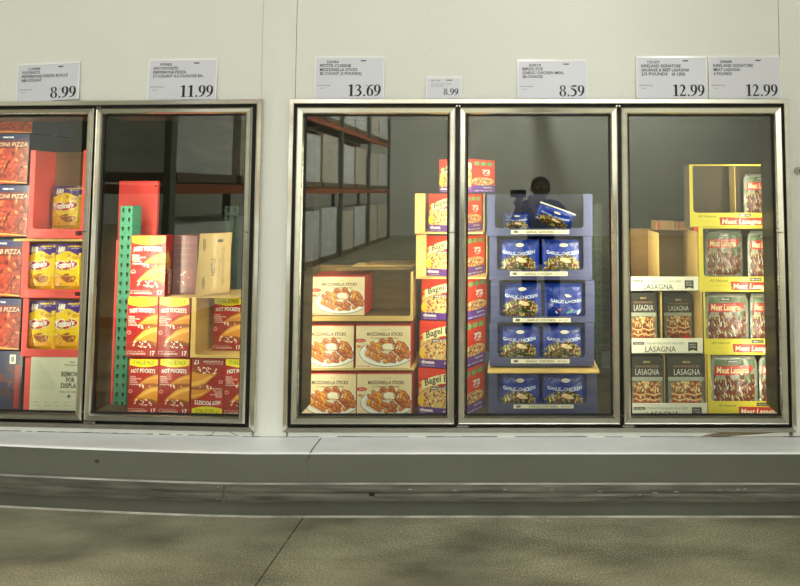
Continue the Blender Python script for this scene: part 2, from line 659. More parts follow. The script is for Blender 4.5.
        flat = [k for c in cs for k in c]
        ca.data.foreach_set('color', flat)
        me.materials.append(m)
        me.update()
        # make the faces look to the front
        return me


def fit(o, W, H, w, h):
    """scale a child drawn in design units to w x h metres"""
    s = (w / W + h / H) / 2
    o.scale = (w / W, s, h / H)


# ------------------------------------------------------------------ artwork
CREAM, WHITE, BLACK = rgb(236, 218, 172), rgb(246, 244, 236), rgb(16, 14, 14)
ART = {}


def art_mozz():
    a = Art(55, 43, 3)
    a.rect(0, 0, 55, 43, CREAM)
    a.poly([(0, 43), (0, 25), (12, 34), (30, 43)], rgb(246, 218, 180))
    a.text('PETITE CUISINE', 29, 5.2, 1.1, rgb(150, 160, 120), width=11)
    a.text('MOZZARELLA STICKS', 29, 10.6, 3.1, rgb(96, 66, 50), width=36, bold=0.03)
    a.text('in a crispy seasoned breading', 29, 13.6, 1.5, rgb(110, 50, 40), width=27, bold=.02)
    a.ell(4.5, 15.5, 5.6, 2, rgb(206, 72, 56))
    a.text('82 ct', 4.8, 16.1, 1.3, WHITE, width=5)
    a.ell(3, 21.5, 2.2, 1.4, rgb(222, 120, 60), jag=0.2)
    a.ell(7, 23, 1.6, 3.4, rgb(96, 148, 84), rot=0.7)
    a.ell(31, 28.5, 27.5, 13.2, rgb(110, 130, 110), 36)
    a.ell(31, 28.1, 27, 12.9, rgb(246, 244, 232), 36)
    a.ell(31, 27.6, 23, 10.4, rgb(228, 222, 200), 36)
    cols = [(206, 116, 42), (190, 92, 36), (222, 138, 48), (176, 82, 40), (214, 124, 56), (196, 104, 60)]
    for ring_, n in ((1.0, 15), (0.72, 11), (0.5, 6)):
        for k in range(n):
            t = 2 * PI * k / n + a.r.uniform(-.15, .15)
            cx, cy = 32.5 + 19.5 * ring_ * math.cos(t), 26 + 9.6 * ring_ * math.sin(t)
            rot = a.r.choice([1.2, 1.9, 0.4, 2.6, 0.8]) + a.r.uniform(-.3, .3)
            c = a.r.choice(cols)
            L = a.r.uniform(8.5, 11)
            a.cap(cx, cy, L, 4.5, rot, rgb(int(c[0] * .58), int(c[1] * .5), int(c[2] * .5)))
            a.cap(cx - .15, cy - .25, L - .7, 3.7, rot, rgb(*c))
            a.cap(cx - .3, cy - .9, L - 4, 1.0, rot, rgb(min(255, c[0] + 36), min(255, c[1] + 50), c[2] + 30))
    a.ell(32.5, 22, 6.6, 3.8, rgb(214, 182, 130), jag=0.06)
    a.ell(32, 21.3, 5.2, 2.8, rgb(250, 244, 214), jag=0.1)
    a.cap(35, 23.4, 6, 2.2, 0.25, rgb(250, 240, 210))
    a.text('NET WT 5 LBS', 8, 41.5, 1.2, rgb(120, 70, 50), width=12)
    a.rect(0, 0, 55, 1.0, rgb(206, 60, 44))
    return a


def filling(a, cx, cy, w, h, n):
    for _ in range(n):
        x, y = cx + a.r.uniform(-w, w), cy + a.r.uniform(-h, h)
        c = a.r.choice([(250, 238, 210), (252, 246, 232), (170, 44, 30), (120, 24, 20), (240, 200, 150)])
        a.ell(x, y, a.r.uniform(.5, 1.2), a.r.uniform(.4, .9), rgb(*c), 7, a.r.uniform(0, 3), 0.2)


def art_hot(bright=1.0):
    a = Art(31, 60, 5)
    R0 = rgb(176, 24, 22)
    a.rect(0, 0, 31, 60, R0)
    a.poly([(0, 60), (0, 22), (31, 44), (31, 60)], rgb(150, 16, 18))
    # yellow flag over the top
    a.poly([(1, .6), (30, .6), (30, 7)] + [(30 - i * 29 / 8, 7 + 2.4 * math.sin(PI * i / 8)) for i in range(1, 8)] + [(1, 7)], rgb(232, 222, 30))
    a.text('17 VALUE PACK', 15.5, 6.4, 4.2, rgb(104, 108, 16), width=23, bold=0.01)
    a.text('HOT POCKETS', 15.5, 16.2, 4.3, rgb(70, 8, 8), width=25, bold=0.03, arc=0.8)
    a.text('HOT POCKETS', 15.2, 15.8, 4.1, WHITE, width=25, bold=0.03, arc=0.8)
    for y, w in ((20.4, 6), (22.6, 11.5), (24.6, 7), (26.4, 8), (28.6, 9.5)):
        a.text({20.4: 'PREMIUM', 22.6: 'PEPPERONI', 24.6: 'PIZZA', 26.4: 'with real', 28.6: 'mozzarella'}[y], 1.4, y, 1.5, rgb(236, 214, 200), width=w, align='l', bold=0.02)
    # upper wedge, lower wedge
    a.poly([(10.5, 29.5), (12, 26.5), (19, 20), (27, 16.5), (31, 16), (31, 31), (26, 29), (18, 28.5)], rgb(150, 84, 24))
    a.poly([(11, 29), (13, 26), (20, 20.6), (27, 17.3), (31, 17), (31, 27), (25, 26.5), (17, 27)], rgb(214, 140, 46))
    a.poly([(16, 25), (21, 21.4), (28, 18.6), (31, 18.6), (31, 21.5), (25, 22)], rgb(232, 172, 76))
    filling(a, 18, 30, 6, 1.6, 26)
    a.poly([(5, 46), (9, 41), (17, 33), (24, 29.6), (31, 28.5), (31, 50), (26, 47), (18, 44.6)], rgb(146, 80, 24))
    a.poly([(6, 45.4), (10, 41), (17.5, 33.6), (24, 30.6), (31, 29.6), (31, 46), (24, 43.6), (14, 43.6)], rgb(216, 144, 46))
    a.poly([(10, 42), (18, 35), (25, 31.8), (31, 31), (31, 34.4), (24, 36.4), (15, 41)], rgb(236, 182, 84))
    filling(a, 16, 47.5, 9, 3, 60)
    a.ell(2.8, 35.6, 2, 2, rgb(226, 170, 160)); a.ell(2.8, 35.6, 1.3, 1.3, R0)
    a.text('KEEP FROZEN  COOK THOROUGHLY', 1, 55.2, 1.2, rgb(236, 214, 200), width=17, align='l')
    a.text('17 - 4.5 OZ SANDWICHES', 1, 57.8, 1.8, rgb(240, 226, 214), width=19, align='l', bold=0.02)
    a.text('17', 27, 58.2, 4.2, WHITE, width=4.6, bold=0.03)
    return a


def art_hot_side():
    a = Art(16, 60, 15)
    a.rect(0, 0, 16, 60, rgb(150, 18, 20))
    a.rect(0, 0, 16, 15, rgb(186, 26, 22))
    a.poly([(0, 18), (6, 14), (12, 26), (9, 36), (0, 30)], rgb(208, 138, 44))
    a.poly([(0, 20), (5, 17), (9, 26), (0, 27)], rgb(232, 178, 80))
    filling(a, 3, 33, 3, 4, 22)
    a.text('HOT POCKETS', 11.5, 46, 3.6, WHITE, width=24, bold=0.03, rot=-PI / 2)
    a.text('PEPPERONI PIZZA', 14.5, 44, 1.4, rgb(230, 200, 190), width=20, rot=-PI / 2)
    return a


def bagel(a, cx, cy, rx, ry, n=40):
    a.ell(cx, cy + .4, rx * 1.05, ry * 1.08, rgb(150, 84, 34), 24)
    a.ell(cx, cy, rx, ry, rgb(232, 196, 120), 24)
    for _ in range(n):
        t, q = a.r.uniform(0, 2 * PI), math.sqrt(a.r.uniform(0, 1)) * .88
        c = a.r.choice([(250, 236, 190), (176, 48, 30), (200, 90, 50), (206, 60, 36), (120, 28, 22), (104, 60, 30)])
        a.ell(cx + rx * q * math.cos(t), cy + ry * q * math.sin(t), a.r.uniform(.6, 1.3), a.r.uniform(.5, 1.0), rgb(*c), 7, a.r.uniform(0, 3), .2)


def art_hot_shade():  # sandwich carton print with the shade painted into its reds
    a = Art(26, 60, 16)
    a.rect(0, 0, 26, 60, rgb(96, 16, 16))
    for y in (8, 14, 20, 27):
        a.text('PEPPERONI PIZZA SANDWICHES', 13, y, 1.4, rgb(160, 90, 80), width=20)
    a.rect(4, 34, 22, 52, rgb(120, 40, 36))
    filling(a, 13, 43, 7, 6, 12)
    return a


def art_bagel():
    a = Art(44, 44, 7)
    a.rect(0, 0, 44, 44, rgb(224, 48, 24))
    a.poly([(0, 12), (44, 0), (44, 24), (0, 24)], rgb(206, 40, 28))
    for (x, y, rx, ry) in ((34, 22, 11, 9), (12, 22, 11, 9), (31, 32, 13, 10), (13, 30, 13, 10)):
        bagel(a, x, y, rx, ry, 60)
    # arched banner
    top = [(4 + 40 * i / 10, 12 - 8 * math.sin(PI * i / 14)) for i in range(11)]
    bot = [(4 + 40 * i / 10, 20 - 7 * math.sin(PI * i / 14)) for i in range(10, -1, -1)]
    a.poly([(1, 14), (5, 11), (7, 20), (2, 19), (4, 16.5)], rgb(244, 190, 40))
    for i in range(10):
        a.poly([top[i], top[i + 1], bot[9 - i], bot[10 - i]], rgb(252, 240, 180))
    a.text('Bagel Bites', 24, 15.6, 6.2, rgb(40, 44, 34), width=34, bold=0.02, arc=4.0, rot=-0.08)
    a.poly([(12, 18.4), (20, 16.4), (32, 15.6), (32, 18), (20, 18.9), (12.6, 20.8)], rgb(66, 30, 78))
    a.text('MINI BAGELS', 22, 18.6, 1.5, WHITE, width=17, bold=0.02, rot=-0.12)
    a.ell(37, 19, 3, 3, rgb(60, 150, 70))
    a.rect(0, 36.4, 44, 44, rgb(96, 40, 140))
    a.ell(3, 31, 3, 4.5, rgb(244, 206, 40))
    a.text('cheese', 8.5, 40.5, 3.0, WHITE, width=13, bold=0.05)
    a.text('pepperoni', 33, 39.8, 1.8, WHITE, width=16, bold=0.02)
    a.text('TOPPED MINI SNACKS', 9, 43, 1.1, rgb(220, 205, 235), width=13)
    a.text('NET WT 56 OZ', 34, 43, 1.2, rgb(220, 205, 235), width=13)
    return a


def art_bagel_side():
    a = Art(25, 44, 8)
    a.rect(0, 0, 25, 44, rgb(228, 56, 24))
    for x in (5.5, 12.5, 19.5):
        a.ell(x, 5.6, 3.1, 2.9, rgb(70, 140, 80)); a.ell(x, 5.6, 2.4, 2.2, rgb(140, 190, 110))
        a.rect(x - 1.4, 4.9, x + 1.4, 5.5, rgb(60, 120, 70)); a.rect(x - 1.1, 6.1, x + 1.1, 6.5, rgb(60, 120, 70))
    a.text('72', 15.5, 18.6, 5, WHITE, width=9, bold=0.05)
    a.text('COUNT', 16, 21.4, 1.5, WHITE, width=6, bold=0.03)
    bagel(a, 12, 29, 12, 5.4, 70)
    a.rect(0, 34.6, 25, 44, rgb(104, 52, 150))
    a.text('Bagel Bites', 17, 38, 1.4, WHITE, width=9, bold=0.02)
    a.text('NET WT 56 OZ', 12.5, 42.4, 1.3, WHITE, width=19, bold=0.02)
    return a


def art_rolls():
    a = Art(27, 48, 9)
    a.rect(0, 0, 27, 48, rgb(246, 208, 22))
    a.poly([(0, 30), (27, 34), (27, 48), (0, 48)], rgb(244, 178, 26))
    a.poly([(0, 0), (27, 0), (27, 12)] + [(27 - 27 * i / 10, 10 + 2.6 * math.cos(2 * PI * i / 10)) for i in range(1, 10)] + [(0, 12.5)], rgb(74, 28, 128))
    a.text('180', 8, 8, 4.8, WHITE, width=6.6, bold=0.06)
    a.text('PIZZA ROLLS', 8, 10, 1, rgb(220, 200, 240), width=6)
    a.text('party size', 20.5, 5.2, 1.4, rgb(230, 220, 240), width=6, bold=0.01)
    for (x, y) in ((14, 12), (22, 14)):
        a.ell(x, y, 4, 2, rgb(206, 158, 40), jag=.08)
    a.ell(12.5, 22, 12, 5.3, rgb(240, 236, 220), rot=-0.12)
    a.ell(12.5, 22, 11.4, 4.7, rgb(196, 30, 26), rot=-0.12)
    a.text("Totino's", 12, 24.2, 5.4, WHITE, width=19.5, bold=0.06, rot=-0.1)
    a.text('PEPPERONI', 12, 27.4, 1.1, rgb(120, 60, 20), width=10)
    a.poly([(8.5, 33), (14, 30.5), (20, 31.5), (23, 35), (21, 39), (15, 40), (11, 37.5)], rgb(156, 84, 24))
    a.poly([(9.6, 33), (14, 31.3), (19, 32), (17, 35), (13, 36)], rgb(224, 160, 56))
    for _ in range(22):
        a.ell(17 + a.r.uniform(-3.6, 3.6), 36.4 + a.r.uniform(-2.2, 2.2), .8, .6, rgb(*a.r.choice([(170, 34, 22), (120, 20, 16), (240, 200, 130), (190, 60, 30)])), 7, 0, .2)
    a.ell(4, 33, 3.2, 2.6, rgb(214, 160, 50), jag=.08)
    a.ell(3.6, 32.4, 2.2, 1.5, rgb(240, 204, 100), jag=.08)
    a.poly([(7, 42), (8.6, 42), (7.8, 40)], rgb(110, 90, 20))
    a.text('MADE WITH REAL CHEESE', 9, 45, 1.3, rgb(120, 80, 20), width=14)
    return a


def art_pizza():
    a = Art(70, 51, 11)
    a.rect(0, 0, 70, 51, rgb(60, 20, 26))
    a.rect(0, 0, 70, 6.4, rgb(38, 46, 90))
    a.text('FROZEN FOODS', 49, 4.2, 1.5, WHITE, width=11, bold=0.03)
    a.rect(0, 6.4, 70, 14.5, rgb(92, 30, 32))
    a.text('PEPPERONI PIZZA', 68.5, 12.8, 4.2, rgb(214, 184, 160), width=47, align='r', bold=0.01, skew=0.15)
    a.rect(0, 14.5, 70, 51, rgb(140, 44, 30))
    for _ in range(520):
        x, y = a.r.uniform(0, 70), a.r.uniform(15, 51)
        c = a.r.choice([(160, 54, 34), (140, 42, 28), (176, 76, 44), (126, 34, 24), (166, 62, 38), (198, 128, 76), (112, 28, 22), (150, 60, 50)])
        a.ell(x, y, a.r.uniform(.8, 2.6), a.r.uniform(.6, 1.5), rgb(*c), 8, a.r.uniform(0, 3), .25)
    for i in range(4):
        x = 16 + i * 15
        a.strip([(x - 9, 50), (x, 40), (x + 4, 30), (x + 11, 18)], [.5, 1.2, 1.0, .4], rgb(84, 20, 18))
        a.ell(x + 6, 24 + 6 * (i % 2), 3.6, 2.6, rgb(150, 46, 34), jag=.1); a.ell(x - 5, 38 - 5 * (i % 2), 3.4, 2.4, rgb(156, 50, 36), jag=.1)
    a.strip([(0, 49.5), (22, 47), (46, 48.4), (70, 50)], [.8, 1, 1, .8], rgb(230, 176, 80))
    return a


def pasta(a, cx, cy, rx, ry, n):
    for _ in range(n):
        t, q = a.r.uniform(0, 2 * PI), math.sqrt(a.r.uniform(0, 1))
        x, y = cx + rx * q * math.cos(t), cy + ry * q * math.sin(t)
        c = a.r.choice([(206, 196, 110), (186, 176, 84), (236, 222, 160), (150, 100, 50), (96, 130, 46), (190, 140, 80), (70, 88, 34), (216, 170, 120), (130, 56, 34)])
        a.cap(x, y, a.r.uniform(3, 5.5), a.r.uniform(1.1, 1.9), a.r.uniform(0, PI), rgb(int(c[0] * .45), int(c[1] * .45), int(c[2] * .4)))
        a.cap(x - .15, y - .25, a.r.uniform(2.5, 4.6), a.r.uniform(.8, 1.4), a.r.uniform(0, PI), rgb(*c))


def art_garlic():
    a = Art(42, 40, 13)
    a.rect(0, 0, 42, 40, rgb(22, 54, 150))
    a.poly([(0, 0), (42, 0), (42, 6), (20, 9), (0, 5)], rgb(16, 40, 120))
    a.ell(22, 6, 4.2, 1.8, rgb(232, 222, 200)); a.text('BIRDS EYE', 22, 6.7, 1.3, rgb(90, 30, 40), width=6)
    a.text('GARLIC CHICKEN', 21, 14.4, 3.4, rgb(220, 228, 246), width=33, bold=0.015, arc=-2.2)
    a.text('complete meal', 21, 16.6, 1.3, rgb(190, 205, 236), width=12)
    pasta(a, 20.5, 28, 18.5, 11, 290)
    a.ell(24, 21.5, 6, 2.4, rgb(228, 190, 140), rot=0.3, jag=.1)
    a.ell(24, 21, 5, 1.6, rgb(244, 220, 180), rot=0.3, jag=.1)
    return a


def art_garlic_plain():
    a = Art(42, 40, 14)
    a.rect(0, 0, 42, 40, rgb(20, 48, 140))
    a.ell(24, 13, 4.2, 1.7, rgb(232, 222, 200)); a.text('BIRDS EYE', 24, 13.6, 1.2, rgb(90, 30, 40), width=6)
    a.text('GARLIC CHICKEN', 22, 19.4, 3.2, rgb(220, 228, 246), width=32, bold=0.015, arc=-1.6)
    a.strip([(2, 22), (14, 25), (28, 25), (40, 21)], [.4, .9, .9, .4], rgb(60, 100, 200))
    a.ell(17, 28, 4, 1.2, rgb(206, 120, 80), rot=.1, jag=.15); a.ell(27, 30, 4, 1.1, rgb(60, 140, 90), rot=-.4, jag=.15)
    a.ell(12, 31, 2, .8, rgb(240, 236, 225), rot=1); a.ell(35, 31, 1.4, 3, rgb(225, 232, 245), rot=.5)
    a.ell(30, 37, 4.2, 1.5, rgb(232, 222, 200)); a.text('BIRDS EYE', 30, 37.5, 1.2, rgb(90, 30, 40), width=6)
    return a


def art_lasagna_black():
    a = Art(39, 47, 17)
    a.rect(0, 0, 39, 47, rgb(112, 118, 104))
    a.rect(0, 0, 39, 16, rgb(46, 44, 38))
    a.text('KIRKLAND', 20, 4.8, 1.5, rgb(220, 190, 120), width=8, bold=0.02)
    a.text('ITALIAN SAUSAGE AND BEEF', 20, 8.4, 1.7, rgb(176, 140, 96), width=28)
    a.text('LASAGNA', 20.5, 14.4, 4.8, rgb(232, 232, 220), width=28, bold=-0.005)
    a.rect(0, 16, 39, 19, rgb(170, 176, 156))
    a.ell(19.5, 35, 18, 6, rgb(180, 186, 170))
    a.poly([(3, 37), (4, 24), (12, 19.5), (30, 19.5), (36, 24), (36, 37), (28, 40), (10, 40)], rgb(140, 50, 26))
    for _ in range(210):
        x, y = 4 + a.r.uniform(0, 31), 20 + a.r.uniform(0, 18)
        if y < 28 or a.r.random() < .25:
            c = a.r.choice([(226, 200, 130), (240, 220, 160), (204, 150, 80), (170, 90, 40), (120, 110, 50)])
        else:
            c = a.r.choice([(160, 50, 28), (120, 34, 22), (190, 80, 40), (206, 130, 70), (96, 26, 18)])
        a.ell(x, y, a.r.uniform(.8, 2.2), a.r.uniform(.5, 1.2), rgb(*c), 8, a.r.uniform(0, 3), .25)
    for yy in (29, 33):
        a.strip([(4, yy), (12, yy + 1.5), (20, yy), (28, yy + 1.6), (36, yy)], [.8, 1.4, .9, 1.4, .8], rgb(232, 200, 136))
    a.rect(0, 39.6, 39, 47, rgb(140, 146, 130))
    a.rect(25, 37.5, 37.5, 46, rgb(214, 44, 44))
    a.text('MEAT', 31, 41.4, 1.6, rgb(250, 200, 190), width=6); a.text('READY MEAL', 31, 44, 1.2, rgb(250, 200, 190), width=8)
    a.rect(2, 41.6, 13, 46.4, rgb(60, 62, 56))
    return a


def art_lasagna_foil():
    a = Art(45, 45, 19)
    a.rect(2, 2, 43, 43.5, rgb(150, 150, 128))
    a.rect(3, 2.5, 42, 9, rgb(96, 116, 84))
    a.rect(15, 3, 27, 5.4, rgb(34, 34, 34)); a.text('KIRKLAND', 21, 4.8, 1.3, WHITE, width=9)
    a.rect(3, 13.5, 41, 35, rgb(96, 50, 38))
    for row in range(3):
        y = 18 + row * 6
        a.strip([(3, y + 3.4), (12, y + 2.8), (24, y + 3.6), (41, y + 3)], [2.2, 2.6, 2.4, 2.2], rgb(122, 44, 32))
        for k in range(15):
            c = a.r.choice([(206, 180, 120), (222, 200, 150), (186, 146, 92), (150, 96, 60), (168, 70, 44)])
            a.cap(4 + k * 2.5 + a.r.uniform(-.5, .5), y + a.r.uniform(-1.2, 1.2), a.r.uniform(2.4, 4.6), a.r.uniform(.9, 1.7), 1.1 + a.r.uniform(-.5, .5), rgb(*c))
    a.poly([(3.5, 7.5), (39, 6.6), (40, 9.6), (36, 13.6), (3.5, 14.4)], rgb(186, 40, 30))
    a.text('Meat Lasagna', 20.5, 12.6, 4.6, rgb(246, 220, 170), width=30, bold=0.02, skew=.12)
    a.ell(35, 15.5, 3, 5, rgb(84, 110, 62), jag=.2)
    a.rect(3, 36, 21, 42.5, rgb(134, 44, 30)); a.rect(21.5, 36.2, 37, 42.5, rgb(180, 186, 164))
    a.text('NET WT 3 LB', 29, 40, 1.4, rgb(110, 110, 100), width=11)
    for _ in range(44):
        x, y = a.r.uniform(6, 43), a.r.uniform(14, 42)
        a.strip([(x, y), (x + a.r.uniform(-2, 2), y + a.r.uniform(1, 4)), (x + a.r.uniform(-4, 4), y + a.r.uniform(4, 7))], [.3, .9, .2], rgb(*a.r.choice([(226, 230, 220), (176, 186, 170), (120, 124, 110)])))
    return a


def art_lip_garlic():
    a = Art(58, 4.2)
    a.rect(0, 0, 58, 4.2, rgb(232, 226, 196))
    a.ell(4.8, 2.1, 2.6, 1.3, rgb(50, 50, 46)); a.rect(2, 1.9, 7.6, 2.3, rgb(160, 160, 150))
    a.text('GARLIC CHICKEN', 28.5, 3.2, 2.2, rgb(70, 68, 60), width=28, bold=0.02)
    a.text('58 OZ', 50.5, 3.1, 1.8, rgb(120, 116, 100), width=9, bold=0.01)
    return a


def art_lip_white():
    a = Art(72, 14)
    a.rect(0, 0, 72, 14, rgb(240, 238, 216))
    a.rect(4, 3.4, 15, 6, rgb(60, 60, 62)); a.text('KIRKLAND', 9.5, 5.5, 1.4, WHITE, width=9)
    a.text('ITALIAN SAUSAGE AND BEEF', 35.5, 5.6, 2, rgb(120, 118, 106), width=38)
    a.text('LASAGNA', 31, 12.8, 5.2, rgb(50, 48, 44), width=30, bold=0.005)
    a.poly([(58, 3.6), (67, 3.6), (67, 12.4), (62.5, 11), (58, 12.4)], rgb(46, 46, 44))
    a.text('READY', 62.5, 6.6, 1.4, WHITE, width=6); a.text('TO BAKE', 62.5, 9, 1.4, WHITE, width=6.5)
    return a


def art_lip_yellow():
    a = Art(72, 15)
    a.rect(0, 0, 72, 15, rgb(228, 212, 60))
    a.text('All Natural', 14, 5, 2.6, rgb(96, 104, 40), width=18, skew=.3, bold=0.01)
    a.text('no preservatives', 14, 9.6, 1.3, rgb(180, 170, 60), width=14)
    a.poly([(26, 4.8), (69, 5.4), (69.5, 14), (27, 13.6)], rgb(184, 40, 34))
    a.text('Meat Lasagna', 47.6, 12.2, 5.2, rgb(250, 240, 214), width=38, bold=0.025, skew=.12)
    a.rect(45, .8, 57, 4.2, rgb(40, 40, 40)); a.text('KIRKLAND', 51, 3.3, 1.5, WHITE, width=10)
    return a


def art_display():
    a = Art(52, 51)
    a.rect(0, 0, 52, 51, rgb(226, 226, 200))
    a.poly([(0, 2), (7, 2), (26, 24), (26, 30), (2, 30)], rgb(214, 216, 192))
    G = rgb(66, 68, 60)
    a.text('TEAR', 42, 5, 1.6, G, width=6, bold=0.02); a.text('THIS PANEL OUT', 42, 7.6, 1.5, G, width=16, bold=0.02)
    a.text('REMOVE', 41, 17.2, 4.2, G, width=19, bold=0.04)
    a.text('FOR', 41, 22.4, 4.0, G, width=9, bold=0.04)
    a.text('DISPLAY', 41, 27.8, 4.2, G, width=19, bold=0.04)
    a.text('PULL TO OPEN', 40, 32.4, 1.6, G, width=19, bold=0.02)
    a.poly([(37.4, 36), (40, 33.8), (42.6, 36), (40.7, 36), (40.7, 37.4), (39.3, 37.4), (39.3, 36)], G)
    for x in (4, 14, 24, 34):
        a.rect(x, 41, x + 6, 41.7, rgb(180, 182, 160)); a.rect(x + 1, 44, x + 8, 44.6, rgb(186, 188, 166))
    return a


def art_kraft_side():
    a = Art(34, 62)
    a.rect(0, 0, 34, 62, rgb(205, 170, 100))
    a.text('NESTLE', 17, 34, 4, rgb(96, 76, 34), width=18, rot=-PI / 2, bold=0.02)
    a.text('HANDLE WITH CARE KEEP FROZEN', 27, 34, 3.2, rgb(120, 96, 44), width=40, rot=-PI / 2)
    a.text('this side up', 22, 36, 1.6, rgb(120, 96, 44), width=20, rot=-PI / 2)
    a.rect(19, 5.6, 25, 8.6, rgb(70, 54, 24))
    for y in (4.5, 44):
        a.ell(5, y + 6, 1.5, 6.6, rgb(112, 88, 40)); a.ell(5, y + 6, .9, 5.6, rgb(150, 122, 64))
    return a


def art_lip_coral():
    a = Art(60, 8)
    a.rect(0, 0, 60, 8, rgb(238, 84, 78))
    a.text('PEPPERONI PIZZA ROLLS', 40, 3.4, 1.8, rgb(150, 30, 34), width=20, bold=0.01)
    a.text('KEEP FROZEN 4 BAGS', 40, 6.4, 1.6, rgb(150, 30, 34), width=16)
    a.rect(50, 1.4, 58, 6.4, rgb(80, 16, 24))
    return a


def art_dark_pizza():
    a = Art(40, 52, 23)
    a.rect(0, 0, 40, 52, rgb(32, 38, 70))
    a.rect(27, 3, 33, 11, rgb(214, 214, 200)); a.rect(28.4, 4.6, 31.6, 9.4, rgb(120, 120, 116))
    for _ in range(60):
        a.ell(a.r.uniform(0, 38), a.r.uniform(14, 46), a.r.uniform(1, 4), a.r.uniform(1, 2.4), rgb(*a.r.choice([(84, 36, 34), (60, 26, 30), (110, 60, 44), (44, 44, 60)])), 8, 0, .25)
    a.poly([(33, 12), (38, 12), (38, 50), (33, 50)], rgb(140, 44, 44))
    a.text('PIZZA', 14, 40, 5, rgb(150, 140, 120), width=20, rot=-PI / 2)
    return a


for nm, fn in (('mozz', art_mozz), ('hot', art_hot), ('hot_side', art_hot_side), ('hot_shade', art_hot_shade), ('bagel', art_bagel), ('bagel_side', art_bagel_side),
               ('pizza', art_pizza), ('lasagna_black', art_lasagna_black), ('lip_garlic', art_lip_garlic), ('lip_white', art_lip_white),
               ('lip_yellow', art_lip_yellow), ('display', art_display), ('kraft_side', art_kraft_side), ('lip_coral', art_lip_coral), ('dark_pizza', art_dark_pizza)):
    a_ = fn()
    ART[nm] = (a_.mesh('artwork_' + nm, print_m), a_.W, a_.H)


def bulge_fn(depth, seed, p=0.55):
    r = random.Random(seed)
    ph = [r.uniform(0, 6) for _ in range(6)]

    def f(u, v):
        u = min(1, max(0, u)); v = min(1, max(0, v))
        b = max(0, (1 - abs(2 * u - 1) ** 4) * (1 - abs(2 * v - 1) ** 4)) ** p
        w = 0.1 * math.sin(9 * u + 5 * v + ph[0]) + 0.08 * math.sin(14 * v - 6 * u + ph[1]) + 0.06 * math.sin(21 * u + ph[2]) * math.sin(17 * v + ph[3])
        return depth * b * (0.85 + w)
    return f


def bag_body(W, H, depth, bf, round_=0.0, n=16):
    mb = MB()
    vs, fs = [], []
    for side in (0, 1):
        for j in range(n + 1):
            for i in range(n + 1):
                u, v = i / n, j / n
                b = bf(u, v)
                sx = corner(v, round_)
                x = (u - .5) * W * sx
                vs.append((x, -b if side == 0 else depth * 0.55 * (max(0, (1 - abs(2 * u - 1) ** 4) * (1 - abs(2 * v - 1) ** 4)) ** .5), v * H))
    k = (n + 1) * (n + 1)
    for j in range(n):
        for i in range(n):
            a = j * (n + 1) + i
            fs.append((a, a + 1, a + n + 2, a + n + 1))
            fs.append((k + a, k + a + n + 1, k + a + n + 2, k + a + 1))
    # close the rim
    rim = [i for i in range(n + 1)] + [j * (n + 1) + n for j in range(1, n + 1)] + [n * (n + 1) + i for i in range(n - 1, -1, -1)] + [j * (n + 1) for j in range(n - 1, 0, -1)]
    for q in range(len(rim)):
        a, b = rim[q], rim[(q + 1) % len(rim)]
        fs.append((a, b, k + b, k + a)[::-1])
    mb.add(vs, fs)
    return mb


BAG = {}
for nm, fn, dep, body_m in (('garlic', art_garlic, 7, bagblue_m), ('garlic_plain', art_garlic_plain, 9, bagblue_m), ('rolls', art_rolls, 3.2, bagyel_m), ('foil', art_lasagna_foil, 3, foil_m)):
    a_ = fn()
    bf = bulge_fn(dep, len(nm))
    wp = .14 if nm == 'foil' else 0
    BAG[nm] = (bag_body(a_.W, a_.H, dep, bf, wp).mesh(nm + '_body', body_m, True), a_.mesh('artwork_' + nm, film_m, bf, 10, warp=wp), a_.W, a_.H, dep)

# =================================================================== THE SETTING
def box_o(x0, x1, y0, y1, z0, z1):
    return MB().box(x0, x1, y0, y1, z0, z1)


# unit rectangles in metres (x0, x1, z0, z1) on the wall plane of their own frame
RX0, RX1, RZ0, RZ1 = rect(287.3, 791, 99.2, 429.8, 0)
LX0, LX1, LZ0, LZ1 = rect(-71, 260.6, 100.8, 429.0, 0, ML)
ZT = (RZ1 + P(98, 101, 0, ML).z) / 2
ZB = (RZ0 + P(98, 428.3, 0, ML).z) / 2
RZ0 = LZ0 = ZB
RZ1 = LZ1 = ZT
WT = 0.07          # wall thickness
TOP = 7.6
# z of the curb top at the wall foot
Z0 = P(500, 436.6, 0).z
S296 = P(296, 60, 0).x
S779 = P(779.5, 60, 0).x
S262L = P(262, 60, 0, ML).x
LEFT_END, RIGHT_END = -7.5, 9.5
g = 0.0016
wall = struct('wall_front', box_o(XB, RIGHT_END, WT - 0.005, WT, RZ1 + 0.03, TOP), wall_m)
LO, HI_ = Z0 - .3, RZ1 - .012
for poly in ([(XB - .001, LO), (RX0 + .012, LO), (RX0 + .012, HI_), (S296 - g, HI_), (S296 - g, TOP), (XB - .001, TOP)],
             [(S296 + g, HI_), (S779 - g, HI_), (S779 - g, TOP), (S296 + g, TOP)],
             [(RX1 - .012, LO), (4.0, LO), (4.0, TOP), (S779 + g, TOP), (S779 + g, HI_), (RX1 - .012, HI_)],
             [(4.0 + g, LO), (RIGHT_END, LO), (RIGHT_END, TOP), (4.0 + g, TOP)]):
    MB().prismy(poly, 0, WT - .006).build('wall_panel', wall_m, wall)
wall2 = struct('wall_left', box_o(LEFT_END, 0, WT - 0.005, WT, LZ1 + 0.03, TOP), wall_m, frame=ML)
for poly in ([(LX1 - .012, LO), (0, LO), (0, TOP), (S262L + g * .6, TOP), (S262L + g * .6, HI_), (LX1 - .012, HI_)],
             [(-2.2, HI_), (S262L - g * .6, HI_), (S262L - g * .6, TOP), (-2.2, TOP)],
             [(LEFT_END, LO), (LX0 + .012, LO), (LX0 + .012, HI_), (-2.2 - g, HI_), (-2.2 - g, TOP), (LEFT_END, TOP)]):
    MB().prismy(poly, 0, WT - .006).build('wall_panel', wall_m, wall2)

